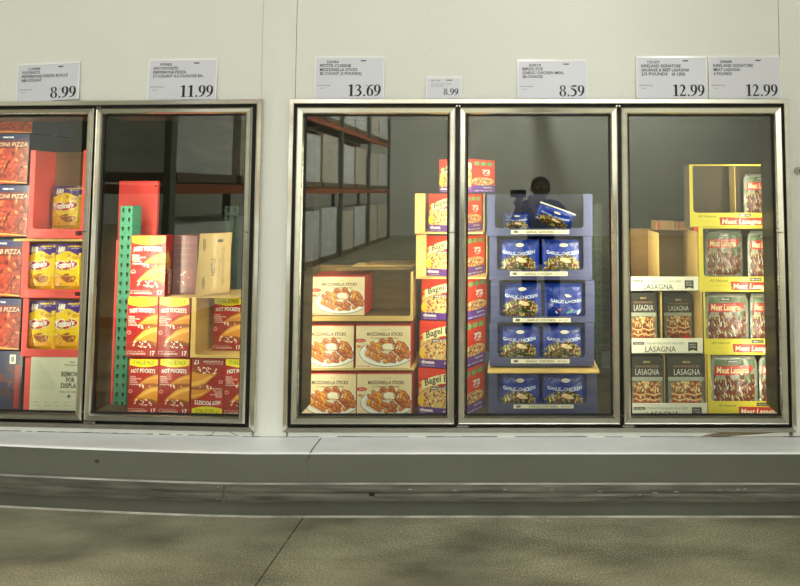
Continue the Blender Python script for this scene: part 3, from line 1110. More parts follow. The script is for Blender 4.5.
# strips that close the gap between door frames and curb, with their joints
def strip_under(l, r, fr, raw=False):
    x0, x1 = l, r
    mb = MB().cbox(x0, x1, -0.004, 0.05, Z0 - .02, ZB + .012, .001)
    return mb


xs = P(252.5, 434, 0, ML).x
tb = struct('trim_1', strip_under(LX0, xs - .003, ML), wall_m, frame=ML)
xr = P(287.5, 434, 0).x
xw = P(789.5, 434, 0).x
tb = struct('trim_2', strip_under(xr + .003, xw - .003, MR), wall_m)
# worn patch where the paint has come off the right end of that strip
a0, a1 = P(700, 433, 0), P(788, 428, 0)
MB().prismy([(a0.x, Z0 + .003), (P(715, 430, 0).x, Z0 + .018), (P(745, 428, 0).x, ZB + .008), (a1.x, ZB + .009), (a1.x, Z0 + .026), (P(760, 431, 0).x, Z0 + .014), (P(730, 434, 0).x, Z0 + .004)], -.0052, -.004).build('paint_loss', rawwood_m, tb)
# caulk line along the foot of the wall
for fr, x0, x1, nm in ((ML, LX0, 0, 'trim_3'), (MR, XB, 4.0, 'trim_4')):
    mb = MB()
    r_ = random.Random(4)
    n = 60
    for k in range(n):
        if r_.random() < .86:
            w = r_.uniform(.0012, .0034)
            mb.box(x0 + (x1 - x0) * k / n, x0 + (x1 - x0) * (k + 1) / n, -.0062, -.004, Z0 - .001, Z0 + w)
    struct(nm, mb, caulk_m, frame=fr)
# floor joints and cracks of the strip left of the mullion wall
mb = MB()
for (a, b) in (((216, 429.5), (210, 437)), ((226, 430), (239, 436.5))):
    p, q = P(a[0], a[1], -.005, ML), P(b[0], b[1], -.005, ML)
    d = .0016
    mb.prismy([(p.x - d, p.z), (p.x + d, p.z), (q.x + d, q.z), (q.x - d, q.z)], -.0058, -.004)
struct('trim_5', mb, caulk_m, frame=ML)

# ---------------------------------------------------------------- curb, swept along the wall with its slow bend
AY = -Gz(500, 453.6, Z0 - .004).y          # how far the ledge comes forward
def curb_back(px):
    e = max(0.0, (262 - px) / 262)
    return .066 * e, .087 * e ** 1.35
Z1 = P0(500, 482.4, -AY).z
Z2 = P0(500, 503.5, -AY - .018).z
YT = Gz(500, 516.5, 0).y
print('AY', AY, 'Z0', Z0, 'Z1', Z1, 'Z2', Z2, 'YT', YT, 'ZB', ZB, 'ZT', ZT, 'XB', XB)


def sweep(profile, smooth=False):
    """profile: list of (y, z, k) with k the share of the front setback"""
    mb = MB()
    st = [-700 + 40 * i for i in range(25)] + [280 + 40 * i for i in range(12)] + [1300, 2200]
    vs = []
    for px in st:
        x = (px - CXP) / F * 2.75
        wb, fb = curb_back(px)
        for (y, z, k) in profile:
            vs.append((x, y + wb * (1 - k) + fb * k, z))
    n = len(profile)
    fs = []
    for i in range(len(st) - 1):
        for j in range(n - 1):
            a = i * n + j
            fs.append((a, a + 1, a + n + 1, a + n))
    return mb.add(vs, fs)


struct('trim_6', sweep([(.04, Z0, 0), (-AY + .012, Z0, 1), (-AY + .004, Z0 - .002, 1), (-AY, Z0 - .007, 1)]), ledge_m)
curb = struct('trim_7', sweep([(-AY, Z0 - .007, 1), (-AY, Z1, 1), (-AY + .01, Z1 - .002, 1), (-AY + .012, Z2, 1), (YT - .004, Z2 - .006, 1), (YT - .002, .004, 1), (YT - .008, .0, 1)]), curb_m)
rail = struct('trim_8', sweep([(-AY + .002, Z1, 1), (-AY - .008, Z1 + .001, 1), (-AY - .016, Z1 - .004, 1), (-AY - .019, (Z1 + Z2) / 2 + .012, 1), (-AY - .0165, (Z1 + Z2) / 2, 1), (-AY - .019, (Z1 + Z2) / 2 - .012, 1), (-AY - .018, Z2 + .006, 1), (-AY - .012, Z2, 1), (-AY + .01, Z2 + .001, 1)]), rail_m)
# pale strip painting in the rail's lit upper edge, and a painted foot bead
mb = sweep([(-AY - .006, Z1 + .0016, 1), (-AY - .0155, Z1 - .0022, 1)])
mb.build('lit_edge', mat('lit_edge_paint', rgb(186, 184, 172), .5, noise=(20, .5, (.3, 1, 1))), rail)
mb = sweep([(YT - .0045, .007, 1), (YT - .012, .0005, 1)])
mb.build('foot_bead', mat('foot_bead_paint', rgb(190, 186, 170), .6, noise=(14, .5, (.4, 1, 1))), curb)
# joint plate with four rivets
def at_rail(px, z, dy=0):
    wb, fb = curb_back(px)
    y = -AY - .019 + fb + dy
    return P0(px, 490, y).x, y
x, y = at_rail(224, 0)
jp = MB().cbox(x - .006, x + .006, y - .003, y + .006, Z2 + .004, Z1 - .004, .001).build('joint_plate', steel_d, rail)
for px, py in ((218, 487), (229.5, 487), (218, 499), (229.5, 499)):
    x, y = at_rail(px, 0)
    z = P0(px, py, y).z
    MB().tube((x, y + .006, z), (x, y - .003, z), .0052, .0035, 10).build('rivet', steel_d, rail)
x, y = at_rail(372, 0)
MB().box(x - .013, x + .013, y - .001, y + .004, P0(372, 496, y).z, P0(372, 492.5, y).z).build('slot', black_m, rail)
r_ = random.Random(8)
sm = mat('rail_scuff', rgb(170, 166, 150), .5, noise=(30, .4, U))
for px in (455, 505, 552, 640, 655, 676, 720, 738, 745, 30, 70, 140, 410, 600):
    x, y = at_rail(px, 0)
    py = 492 + r_.uniform(-3, 3) - (0 if px > 250 else 4)
    z = P0(px, py, y).z
    w = r_.uniform(.004, .02 if px in (655, 676) else .01)
    MB().cbox(x - w, x + w, y - .0008, y + .002, z - .0012, z + .0014, .0005).build('scuff', sm, rail)
# crack running down the curb joint
mb = MB()
pts = [Gz(321, 438, Z0 + .0006), Gz(314, 447, Z0 + .0006), Gz(310, 453, Z0 + .0006)]
for p, q in zip(pts, pts[1:]):
    mb.add([(p.x - .0034, p.y, p.z), (p.x + .0034, p.y, p.z), (q.x + .003, q.y, q.z), (q.x - .003, q.y, q.z)], [(0, 1, 2, 3)])
pts = [P0(310, 454.5, -AY - .0006), P0(306, 462, -AY - .0006), P0(308.5, 470, -AY - .0006), P0(307, 481, -AY - .0006)]
for k, (p, q) in enumerate(zip(pts, pts[1:])):
    w = .0035 if k == 0 else .0012
    mb.add([(p.x - w, p.y, p.z), (p.x + w, p.y, p.z), (q.x + w / 2, q.y, q.z), (q.x - w / 2, q.y, q.z)], [(0, 3, 2, 1)])
mb.build('crack', caulk_m, curb)
mb = MB()
p = P0(103, 461, -AY - .001)
mb.ball((Gz(103, 461, .24).x, -AY + curb_back(103)[1] - .001, P0(103, 461, -AY + curb_back(103)[1]).z), .013, .004, .009, 10, 6)
mb.build('chip', caulk_m, curb)

# ---------------------------------------------------------------- floor: two slabs with a saw-cut joint
ja, jb = Gz(303, 518, 0), Gz(256, 585, 0)
dr = (jb - ja).normalized()
def jline(y, off):
    t = (y - ja.y) / dr.y
    return (ja.x + dr.x * t + off, y)
floor = struct('floor', MB().box(-17, 17, -17.6, 0.0, -.06, -.022), caulk_m)
for nm, poly in (('floor_slab', [(-17, .1), jline(.1, -.003), jline(-17.6, -.003), (-17, -17.6)]), ('floor_slab', [jline(.1, .003), (17, .1), (17, -17.6), jline(-17.6, .003)])):
    MB().prism([(p[0], p[1]) for p in poly][::-1], -.02, 0).build(nm, floor_m, floor)
struct('ceiling', box_o(-17, 17, -17.6, .1, TOP, TOP + .1), ceil_m)
struct('wall_back', box_o(-17, 17, -17.7, -17.6, 0, TOP), hallwall_m)
struct('wall_right', box_o(17, 17.1, -17.6, .1, 0, TOP), hallwall_m)
struct('wall_far_left', box_o(-17.1, -17, -17.6, 1.2, 0, TOP), hallwall_m)
# freezer room behind the doors
FY0, FY1 = .075, 2.7
ZF = P0(500, 418, .30).z
def inner(nm, *b):
    struct(nm, box_o(*b), inner_m)
FX0, FX1 = -3.4, 2.6
inner('wall_freezer_back', FX0, FX1, FY1, FY1 + .05, .0, 2.6)
inner('wall_freezer_left', FX0 - .05, FX0, .35, FY1, .0, 2.6)
inner('wall_freezer_right', FX1, FX1 + .05, .09, FY1, .0, 2.6)
inner('ceiling_freezer', FX0, FX1, .26, FY1, 2.3, 2.35)
# shelf decks carry the stacks just below the door openings
struct('trim_9', MB().box(LX0, LX1 - .0, .13, 1.2, ZF - .06, ZF), deck_m, frame=ML)
struct('trim_10', MB().box(RX0 + .0, RX1, .13, 1.2, ZF - .06, ZF), deck_m)


# =================================================================== FREEZER DOORS
def mitred(mb, rect_o, prof, side, mi=0):
    """sweep a profile of (inset, y) along one side of a rectangle with mitred ends"""
    x0, x1, z0, z1 = rect_o

    def pt(i, y, c):
        X0, X1, Z0_, Z1_ = x0 + i, x1 - i, z0 + i, z1 - i
        return {'bl': (X0, y, Z0_), 'br': (X1, y, Z0_), 'tr': (X1, y, Z1_), 'tl': (X0, y, Z1_)}[c]
    a, b = {'b': ('bl', 'br'), 'r': ('br', 'tr'), 't': ('tr', 'tl'), 'l': ('tl', 'bl')}[side]
    n = len(prof)
    vs = [pt(i, y, a) for i, y in prof] + [pt(i, y, b) for i, y in prof]
    fs = [(k, (k + 1) % n, n + (k + 1) % n, n + k) for k in range(n)]
    fs += [tuple(range(n))[::-1], tuple(range(n, 2 * n))]
    return mb.add(vs, fs, mi)


OB = .027        # width of the fixed frame
GAP = .0165      # dark gap around a door leaf
def fixed_frame(name, label, x0, x1, fr, cuts):
    t = thing(name, label, 'frame', ((x0 + x1) / 2, 0, ZB), fr)
    cx = (x0 + x1) / 2
    R_ = (x0 - cx, x1 - cx, 0, ZT - ZB)
    prof = [(0, .0), (0, -.018), (.003, -.022), (OB - .005, -.022), (OB - .001, -.026), (OB, -.022), (OB, .05)]
    for sd, nm in (('l', 'side_jamb'), ('r', 'side_jamb'), ('t', 'head_rail'), ('b', 'sill_rail')):
        mitred(MB(), R_, prof, sd).build(nm, steel_m if sd != 'b' else steel_d, t)
    # black backing strip that paints in the dark of the recess around the leaves
    for sd in 'lrtb':
        e = .046 if sd != 'b' else .040
        prof = [(OB, .0), (OB, -.003), (OB + e, -.003), (OB + e, .0)]
        mitred(MB(), R_, prof, sd).build('recess_backing', black_m, t)
    # reveal going back through the wall
    prof = [(OB + .045, .0), (OB + .056, .0), (OB + .062, .115), (OB + .045, .115)]
    for sd in 'lrtb':
        if sd == 'b':
            prof = [(OB - .004, .0), (OB + .004, .0), (OB + .004, .115), (OB - .004, .115)]
        mitred(MB(), R_, prof, sd).build('reveal', jamb_m, t)
    for c in cuts:
        MB().cbox(c - cx - .036, c - cx + .036, -.002, .10, OB + .05, ZT - ZB - OB - .05, .004).build('mullion', jamb_m, t)
        # hinge block and little latch plate at the bottom of each cut
        MB().cbox(c - cx + .004, c - cx + .06, -.03, -.002, OB + .001, OB + .012, .002).build('hinge', chrome_m, t)
        for s_ in (-1, 1):
            MB().tube((c - cx + s_ * .007, -.004, ZT - ZB - OB - .008), (c - cx + s_ * .007, -.010, ZT - ZB - OB - .008), .0045, .0045, 10).build('screw', chrome_m, t)
    return t


def leaf_door(label, x0, x1, fr, W=.0405, grp='glass freezer doors in the front wall'):
    z0, z1 = ZB + OB + GAP, ZT - OB - GAP * .95
    cx = (x0 + x1) / 2
    t = thing('freezer_door', label, 'door', (cx, -.006, z0), fr)
    t['group'] = grp
    R_ = (x0 - cx, x1 - cx, 0, z1 - z0)
    prof = [(0, -.002), (0, -.026), (.005, -.034), (.009, -.032), (W - .011, -.029), (W - .007, -.033), (W - .003, -.026), (W, -.010), (W, .0)]
    for sd, nm in (('l', 'stile'), ('r', 'stile'), ('t', 'top_rail'), ('b', 'bottom_rail')):
        mitred(MB(), R_, prof, sd).build(nm, steel_m if sd != 'b' else steel_d, t)
    gk = [(W - .001, -.016), (W + .005, -.016), (W + .005, -.006), (W - .001, -.004)]
    for sd in 'lrtb':
        mitred(MB(), R_, gk, sd).build('gasket', black_m, t)
    MB().box(R_[0] + W, R_[1] - W, -.011, -.008, W, R_[3] - W).build('glass_pane', glass_m, t)
    # added chrome tab imitating a reflected glint on the opening stile
    zz = P(0, 231, 0, ML).z - z0
    xx = R_[1] - .020
    lt = MB().cbox(xx - .010, xx + .012, -.037, -.028, zz - .003, zz + .004, .002).build('glint_tab', chrome_m, t)
    return t


cuts = [P(457.6, 265, 0).x, P(619.4, 265, 0).x]
fixed_frame('freezer_frame', 'long polished steel frame holding the three right-hand glass doors', RX0, RX1, MR, cuts)
ccL = [P(94, 265, 0, ML).x]
fixed_frame('freezer_frame', 'polished steel frame holding the two left glass doors, cut off by the photo edge', LX0, LX1, ML, ccL)
H_ = .0065
leaf_door('leftmost glass freezer door, in front of coral trays and frozen pizzas', LX0 + OB + GAP, ccL[0] - H_, ML, .0335)
leaf_door('glass freezer door in front of the red cartons and green perforated post', ccL[0] + H_, LX1 - OB - GAP, ML, .0345)
leaf_door('glass freezer door in front of the cream mozzarella stick cartons', RX0 + OB + GAP, cuts[0] - H_, MR)
leaf_door('glass freezer door in front of the blue trays of bagged meals', cuts[0] + H_, cuts[1] - H_, MR)
leaf_door('rightmost glass freezer door, in front of the lasagna cartons', cuts[1] + H_, RX1 - OB - GAP, MR)

# strip lamps behind the mullions (they face into the freezer)
FC = (1.0, 0.93, 0.72)
def lamp(px, fr, s, power, tilt=.55):
    p = fr @ Vector((P(px, 265, 0, fr).x, .105, (ZB + ZT) / 2 - .05))
    d = fr.to_3x3() @ Vector((s * tilt, 1, -.05))
    area('freezer_light', p, d, .05, 1.4, power, FC)
LP = 7.5
for px, fr, s in ((-62, ML, 1), (88, ML, -1), (102, ML, 1), (249, ML, -1), (301, MR, 1), (452, MR, -1), (464, MR, 1), (613, MR, -1), (626, MR, 1), (779, MR, -1)):
    lamp(px, fr, s, LP * (.5 if px == 301 else .8 if px == 779 else 1))

# =================================================================== PRICE TAGS
INK = rgb(30, 30, 34)
def tag_card(label, l, r, t, b, fr, lines, price, ph=9.4, tilt=0, small=False, code=None):
    W, H = r - l, b - t
    x0, x1, z0, z1 = rect(l, r, t, b, -.012, fr)
    z0 = ZT + .0005
    cx = (x0 + x1) / 2
    rot = Matrix.Rotation(math.radians(tilt), 4, 'Y') @ Matrix.Rotation(math.radians(-2.0), 4, 'X')
    t_ = thing('price_tag', label, 'price tag', (cx, -.012, z0 + .0015), fr, rot=rot, group='price tags on top of the freezer frames')
    w, h = x1 - x0, z1 - z0
    MB().cbox(-w / 2, w / 2, 0, .0015, 0, h, .0004).build('card', card_m, t_)
    mb = MB()
    for (a, b_, c, d) in ((-w / 2 - .003, w / 2 + .003, h - .005, h + .005), (-w / 2 - .003, -w / 2 + .002, 0, h - .005), (w / 2 - .002, w / 2 + .003, 0, h - .005)):
        mb.box(a, b_, -.0012, .0022, c, d)
    mb.build('sleeve_rim', sleeve_m, t_, kind='stuff')
    a = Art(W, H)
    k = 1.0 if not small else .5
    if small:
        a.text('DISPLAY ITEM', 9, 4, 1.3, INK, width=9)
        for yy, ww in ((7, 20), (9, 12)):
            a.text('see item tag for details', 5, yy, 1.0, INK, width=ww, align='l')
        a.rect(20, 2.4, 26, 3.2, INK)
    else:
        a.text(code, 11 if code else 0, 6.2, 2.6, INK, width=12, align='l', bold=.02)
        for i, ln in enumerate(lines):
            a.text(ln, 4.5, 10.2 + 4.0 * i, 2.9, INK, width=len(ln) * 2.15 + 1, align='l', bold=.02)
        a.rect(W * .66, 3.2, W * .74, 4.3, INK)
        a.text('PRICE PER POUND', 2.4, H * .70, 1.2, INK, width=13, align='l')
        a.text('$.137', 5, H * .70 + 3, 1.1, INK, width=4, align='l')
        a.text('SELL PRICE', W - 18, H * .70, 1.0, INK, width=10, align='l')
    nb = Art(W, H)
    nb.number(price, W - 2.2 if not small else W - 2.6, H - 2.4 if not small else H - 3.4, ph, rgb(14, 12, 14))
    for nm, q in (('lettering', a), ('price_figures', nb)):
        o = link(nm, q.mesh(nm, paper_m), t_)
        fit(o, W, H, w, h)
        o.location = (0, -.0004, 0)
    return t_


tag_card('white price tag reading 8.99 above the leftmost door, slightly tilted', 17, 79, 63.5, 102, ML, ["TOTINO'S", 'PEPPERONI PIZZA ROLLS', '180 COUNT'], '8.99', 11.6, -2, code='1130980')
tag_card('white price tag reading 11.99 on the left frame', 148, 216, 59.5, 100, ML, ['HOT POCKETS', 'PEPPERONI PIZZA', '17 COUNT 4.5 OUNCES EA.'], '11.99', 11.8, 0, code='970902')
tag_card('white price tag reading 13.69 above the cream cartons', 315, 383.5, 57, 99, MR, ['PETITE CUISINE', 'MOZZARELLA STICKS', '82 COUNT (5 POUNDS)'], '13.69', 11.8, 0, code='222464')
tag_card('small price tag reading 8.99, half the size of the others', 426.5, 461, 77.5, 98.5, MR, [], '8.99', 6.6, 0, small=True)
tag_card('white price tag reading 8.59 above the blue bagged meals', 518, 587, 60.5, 100, MR, ['BIRDS EYE', 'GARLIC CHICKEN MEAL', '58 OUNCES'], '8.59', 11.4, 0, code='52919')
tag_card('price tag reading 12.99 for sausage and beef lasagna, left of its twin', 637, 707, 57, 98, MR, ['KIRKLAND SIGNATURE', 'SAUSAGE & BEEF LASAGNA', '2/3 POUNDS   (6 LBS)'], '12.99', 11.4, 0, code='1321637')
tag_card('price tag reading 12.99 for meat lasagna, at the far right', 709.5, 780, 56.5, 97.5, MR, ['KIRKLAND SIGNATURE', 'MEAT LASAGNA', '6 POUNDS'], '12.99', 11.4, 0, code='20668')

# round lock on the wall at the right edge
p = P(798, 171, 0)
t = thing('wall_lock', 'round steel lock cylinder in the white wall at the right edge', 'lock', (p.x, 0, p.z))
MB().tube((0, .0, 0), (0, -.010, 0), .021, .018, 24).build('rim', chrome_m, t)
MB().tube((0, -.010, 0), (0, -.014, 0), .010, .010, 20).build('cylinder', steel_d, t)
MB().box(-.0015, .0015, -.0148, -.0138, -.006, .006).build('keyway', black_m, t)

# =================================================================== GOODS
YF = .30          # front plane of the goods


def carton(name, label, cat, l, r, t, b, y, depth, fr, art, body, group=None, yaw=0, flip=False, z_base=None, side=None, body_name='carton_body'):
    x0, x1, z0, z1 = rect(l, r, t, b, y, fr)
    if z_base is not None:
        z0 = z_base
    w, h = x1 - x0, z1 - z0
    o = thing(name, label, cat, ((x0 + x1) / 2, y, z0), fr, yaw, group)
    MB().cbox(-w / 2, w / 2, 0, depth, 0, h, .0012).build(body_name, body, o)
    if art:
        me, W, H = ART[art]
        a = link('printed_front', me, o)
        fit(a, W, H, w, h)
        a.location = (0, -.0005, 0)
        if flip:
            a.rotation_euler = (0, PI, 0)
            a.location = (0, -.0005, h)
    if side:
        me, W, H = ART[side]
        a = link('printed_side', me, o)
        fit(a, W, H, depth, h)
        a.rotation_euler = (0, 0, PI / 2)
        a.location = (w / 2 + .0005, depth / 2, 0)
    return o


def zrow(px, py, y, fr):
    return P(px, py, y, fr).z


def tray(name, label, l, r, t, b, y, fr, body, depth=.30, lip=8, postl=3, postr=3, rim=0, group=None, inner_mat=None, lipart=None, liprect=None,
         side_mat=None, top=True, lipy=None, divider=None, z_base=None, tint=None, lip_sag=0):
    """open-fronted shipping tray: sides, back, deck, front lip and narrow front returns; sizes in pixels of the photo"""
    x0, x1, z0, z1 = rect(l, r, t, b, y, fr)
    if z_base is not None:
        z0 = z_base
    w, h = x1 - x0, z1 - z0
    k = w / (r - l)
    T = .004
    o = thing(name, label, 'tray', ((x0 + x1) / 2, y, z0), fr, group=group)
    im = inner_mat or body
    MB().box(-w / 2, w / 2, T, depth, 0, T).build('tray_base', im, o)
    for s_, nm in ((-1, 'tray_side'), (1, 'tray_side')):
        a, b_ = sorted((s_ * w / 2, s_ * (w / 2 - T)))
        MB().box(a, b_, T, depth, T, h - .001).build(nm, side_mat or im, o)
    MB().box(-w / 2 + T, w / 2 - T, depth - T, depth, T, h - .001).build('tray_back', im, o)
    # front: lip and returns cut as one sheet with rounded inner corners
    pl, pr, lp, rm = postl * k, postr * k, lip * k, rim * k
    poly = [(-w / 2, 0), (w / 2, 0), (w / 2, h - .001)]
    rr = min(.02, max(pl, .004) * 1.2)
    if rm:
        mb = MB()
        mb.box(-w / 2, w / 2, 0, T, 0, lp).box(-w / 2, -w / 2 + pl, 0, T, lp, h - rm).box(w / 2 - pr, w / 2, 0, T, lp, h - rm).box(-w / 2, w / 2, 0, T, h - rm, h - .001)
        # rounded corners
        for sx in (-1, 1):
            cx = sx * (w / 2 - (pl if sx < 0 else pr))
            q = [(cx, lp)] + [(cx - sx * rr * (1 - math.sin(a)), lp + rr * (1 - math.cos(a))) for a in (0, .4, .8, 1.2, PI / 2)][::1]
            q = [(cx, lp), (cx - sx * rr, lp), (cx - sx * rr * .45, lp + rr * .14), (cx - sx * rr * .14, lp + rr * .45), (cx, lp + rr)]
            mb.prismy(q if sx > 0 else q[::-1], 0, T)
        mb.build('front_frame', body, o)
    else:
        poly += [(w / 2 - pr, h - .001), (w / 2 - pr, lp + rr), (w / 2 - pr - rr * .15, lp + rr * .4), (w / 2 - pr - rr * .45, lp + rr * .12), (w / 2 - pr - rr, lp)]
        if lip_sag:
            for q in range(1, 8):
                u = q / 8
                poly.append((w / 2 - pr - rr + (-w + pr + pl + 2 * rr) * u, lp - lip_sag * k * math.sin(PI * u)))
        poly += [(-w / 2 + pl + rr, lp), (-w / 2 + pl + rr * .45, lp + rr * .12), (-w / 2 + pl + rr * .15, lp + rr * .4), (-w / 2 + pl, lp + rr), (-w / 2 + pl, h - .001), (-w / 2, h - .001)]
        MB().prismy(poly, 0, T).build('front_lip', body, o)
    if divider is not None:
        dx = -w / 2 + (divider - l) * k
        MB().box(dx - .009, dx - .005, .02, depth - T, T, h * .97).build('divider', kraft_y, o)
    if lipart:
        me, W, H = ART[lipart]
        a = link('printed_label', me, o)
        lr = liprect
        aw, ah = (lr[1] - lr[0]) * k, (lr[3] - lr[2]) * k
        fit(a, W, H, aw, ah)
        zc = (b - lr[3]) * k
        a.location = (-w / 2 + ((lr[0] + lr[1]) / 2 - l) * k, -.001, max(.001, zc))
    return o


def bag(name, label, kind, l, r, t, b, y, fr, group=None, rot=None, z_base=None, cat='bag', yaw=0):
    body, art, W, H, dep = BAG[kind]
    x0, x1, z0, z1 = rect(l, r, t, b, y, fr)
    if z_base is not None:
        z0 = z_base
    w, h = x1 - x0, z1 - z0
    o = thing(name, label, cat, ((x0 + x1) / 2, y, z0), fr, yaw=yaw, rot=rot, group=group)
    for nm, me in (('bag_body', body), ('printed_front', art)):
        a = link(nm, me, o)
        fit(a, W, H, w, h)
    return o

# ------------------------------------------------------------- door 1: pizza cartons and coral trays of roll bags
def ramp_labels(n, f):
    return [f(i) for i in range(n)]


PZ = [(104, 134, 33, 'topmost pizza carton at the left edge, only its lower part in view'),
      (134, 184.5, 28.6, 'second pizza carton from the top of the left-edge stack'),
      (185.5, 237, 28.4, 'third pizza carton from the top, beside the empty coral tray'),
      (239.5, 297, 21.5, 'fourth pizza carton from the top, beside the upper full coral tray'),
      (298.5, 350, 20.5, 'lowest upright pizza carton, beside the lower full coral tray')]
for t_, b_, r_, lb in PZ:
    carton('pizza_carton', lb, 'carton', r_ - 70, r_, t_, b_ - .6, YF + .02, .3, ML, 'pizza', navy_m, group='pizza cartons stacked at the left edge')
carton('dark_carton', 'dark navy carton with white sticker under the pizza cartons', 'carton', -18, 21.5, 351, 418, YF + .02, .3, ML, 'dark_pizza', navy_m, z_base=ZF)

g_ = 'coral shipping trays behind the leftmost door'
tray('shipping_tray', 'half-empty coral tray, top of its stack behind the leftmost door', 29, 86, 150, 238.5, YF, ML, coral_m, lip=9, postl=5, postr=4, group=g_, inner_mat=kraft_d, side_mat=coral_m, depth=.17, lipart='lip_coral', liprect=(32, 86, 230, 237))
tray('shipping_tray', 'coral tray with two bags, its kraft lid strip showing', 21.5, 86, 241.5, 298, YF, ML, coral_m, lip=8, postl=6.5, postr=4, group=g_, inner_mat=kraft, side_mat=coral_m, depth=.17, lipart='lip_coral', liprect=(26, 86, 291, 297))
tray('shipping_tray', 'coral tray with two bags resting on the white carton', 22, 86, 298.6, 357, YF, ML, coral_m, lip=7, postl=5.5, postr=4, group=g_, inner_mat=kraft, side_mat=coral_m, depth=.17)
zl = zrow(50, 241.2, YF, ML)
p0, p1 = P(15, 239, YF, ML).x, P(86, 239, YF, ML).x
t = thing('kraft_sheet', 'kraft board sheet lying between the two upper coral trays', 'board', ((p0 + p1) / 2, YF - .01, zl), ML)
MB().cbox(-(p1 - p0) / 2, (p1 - p0) / 2, 0, .19, .0005, .013, .001).build('sheet', kraft, t)
gb = 'yellow and purple bags in the coral trays'
bag('snack_bag', 'yellow bag standing alone in the half-empty top coral tray', 'rolls', 53, 83, 186, 229.5, YF + .12, ML, gb)
for (l, r, t_, b_, lb) in ((28.4, 55.4, 243.5, 290, 'left bag in the upper full coral tray'), (55.2, 82.8, 243.5, 290, 'right bag in the upper full coral tray'),
                           (28.6, 55.4, 300.5, 350, 'left bag in the lower full coral tray'), (55.3, 83, 300.5, 350, 'right bag in the lower full coral tray')):
    bag('snack_bag', 'yellow purple-topped ' + lb, 'rolls', l, r, t_, b_, YF + .035, ML, gb)
carton('display_carton', 'white carton printed REMOVE FOR DISPLAY under the coral trays', 'carton', 30, 81, 357.4, 418, YF, .3, ML, 'display', white_m, z_base=ZF)
x0, x1, z0, z1 = rect(24, 29.4, 357.4, 418, YF, ML)
t = thing('coral_edge_board', 'narrow coral board standing left of the white display carton', 'board', ((x0 + x1) / 2, YF, ZF), ML)
MB().cbox(-(x1 - x0) / 2, (x1 - x0) / 2, 0, .28, 0, z1 - ZF - .001, .001).build('panel', coral_m, t)

# ------------------------------------------------------------- door 2: rack post, red cartons
def rack_post(label, l, r, t_, b_, y, fr, m1, m2, lean=0, side_px=9):
    x0, x1, z0, z1 = rect(l, r, t_, b_, y, fr)
    z0 = min(z0, ZF) if b_ > 400 else z0
    w, h = x1 - x0, z1 - z0
    o = thing('rack_post', label, 'post', ((x0 + x1) / 2, y, z0), fr, rot=Matrix.Rotation(lean, 4, 'Y'))
    rows = max(3, round(h / .052))
    mb = MB()
    ch = h / rows
    for i in range(rows):
        for j in (0, 1):
            a0, a1 = -w / 2 + j * w / 2, -w / 2 + (j + 1) * w / 2
            c0, c1 = i * ch, (i + 1) * ch
            cx, cz = (a0 + a1) / 2, (c0 + c1) / 2
            rr = w * .13
            hole, outer = [], []
            for q in range(8):
                an = PI / 4 * q + PI / 8
                tear = 1.0 if math.sin(an) > -.3 else 1.35
                hx = cx + rr * math.cos(an) * (1 if math.sin(an) > -.3 else .55)
                hole.append((hx, 0, cz + rr * 1.3 * math.sin(an) * tear))
                ux, uz = math.cos(an), math.sin(an)
                s_ = 1 / max(abs(ux), abs(uz))
                outer.append((cx + ux * s_ * (a1 - a0) / 2, 0, cz + uz * s_ * (c1 - c0) / 2))
            n = 8
            mb.add(outer + hole + [(p[0], .003, p[2]) for p in hole], [(q, (q + 1) % n, n + (q + 1) % n, n + q) for q in range(n)] + [(n + q, n + (q + 1) % n, 2 * n + (q + 1) % n, 2 * n + q) for q in range(n)])
            # the corners the octagon leaves open
            for sx, sz in ((1, 1), (-1, 1), (-1, -1), (1, -1)):
                c_ = (cx + sx * (a1 - a0) / 2, 0, cz + sz * (c1 - c0) / 2)
                near = sorted(outer, key=lambda p: (p[0] - c_[0]) ** 2 + (p[2] - c_[2]) ** 2)[:2]
                mb.add([c_] + near, [(0, 1, 2)])
    mb.build('perforated_face', m1, o)
    MB().box(-w / 2, -w / 2 + .003, .003, .075, 0, h).build('flange', m1, o)
    MB().box(w / 2 - .003, w / 2, .003, .075, 0, h).build('flange', m1, o)
    MB().box(-w / 2 + .003, w / 2 - .003, .030, .033, 0, h).build('inner_web', black_m, o)
    return o


rack_post('bright green perforated steel post standing beside the red cartons', 116.5, 128.8, 206, 418, YF + .135, ML, green_m, green_d)
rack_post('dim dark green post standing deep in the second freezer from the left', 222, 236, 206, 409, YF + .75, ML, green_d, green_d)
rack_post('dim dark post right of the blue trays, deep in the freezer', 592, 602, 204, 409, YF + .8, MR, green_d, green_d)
x0, x1, z0, z1 = rect(115, 154, 181, 409, YF + .36, ML)
t = thing('coral_board', 'tall coral board with a punched hole, standing behind the green post', 'board', ((x0 + x1) / 2, YF + .36, ZF), ML)
MB().cbox(-(x1 - x0) / 2, (x1 - x0) / 2, 0, .02, 0, z1 - ZF, .001).build('board', coral_m, t)
MB().tube(((x1 - x0) / 2 - .012, .001, z1 - ZF - .03), ((x1 - x0) / 2 - .012, -.001, z1 - ZF - .03), .006, n=12).build('hole', black_m, t)
x0, x1, z0, z1 = rect(111.5, 115.0, 240, 418, YF + .15, ML)
t = thing('coral_edge_board', 'thin coral board edge standing left of the green post', 'board', ((x0 + x1) / 2, YF + .15, ZF), ML)
MB().cbox(-(x1 - x0) / 2, (x1 - x0) / 2, 0, .02, 0, z1 - ZF, .001).build('board', coral_m, t)

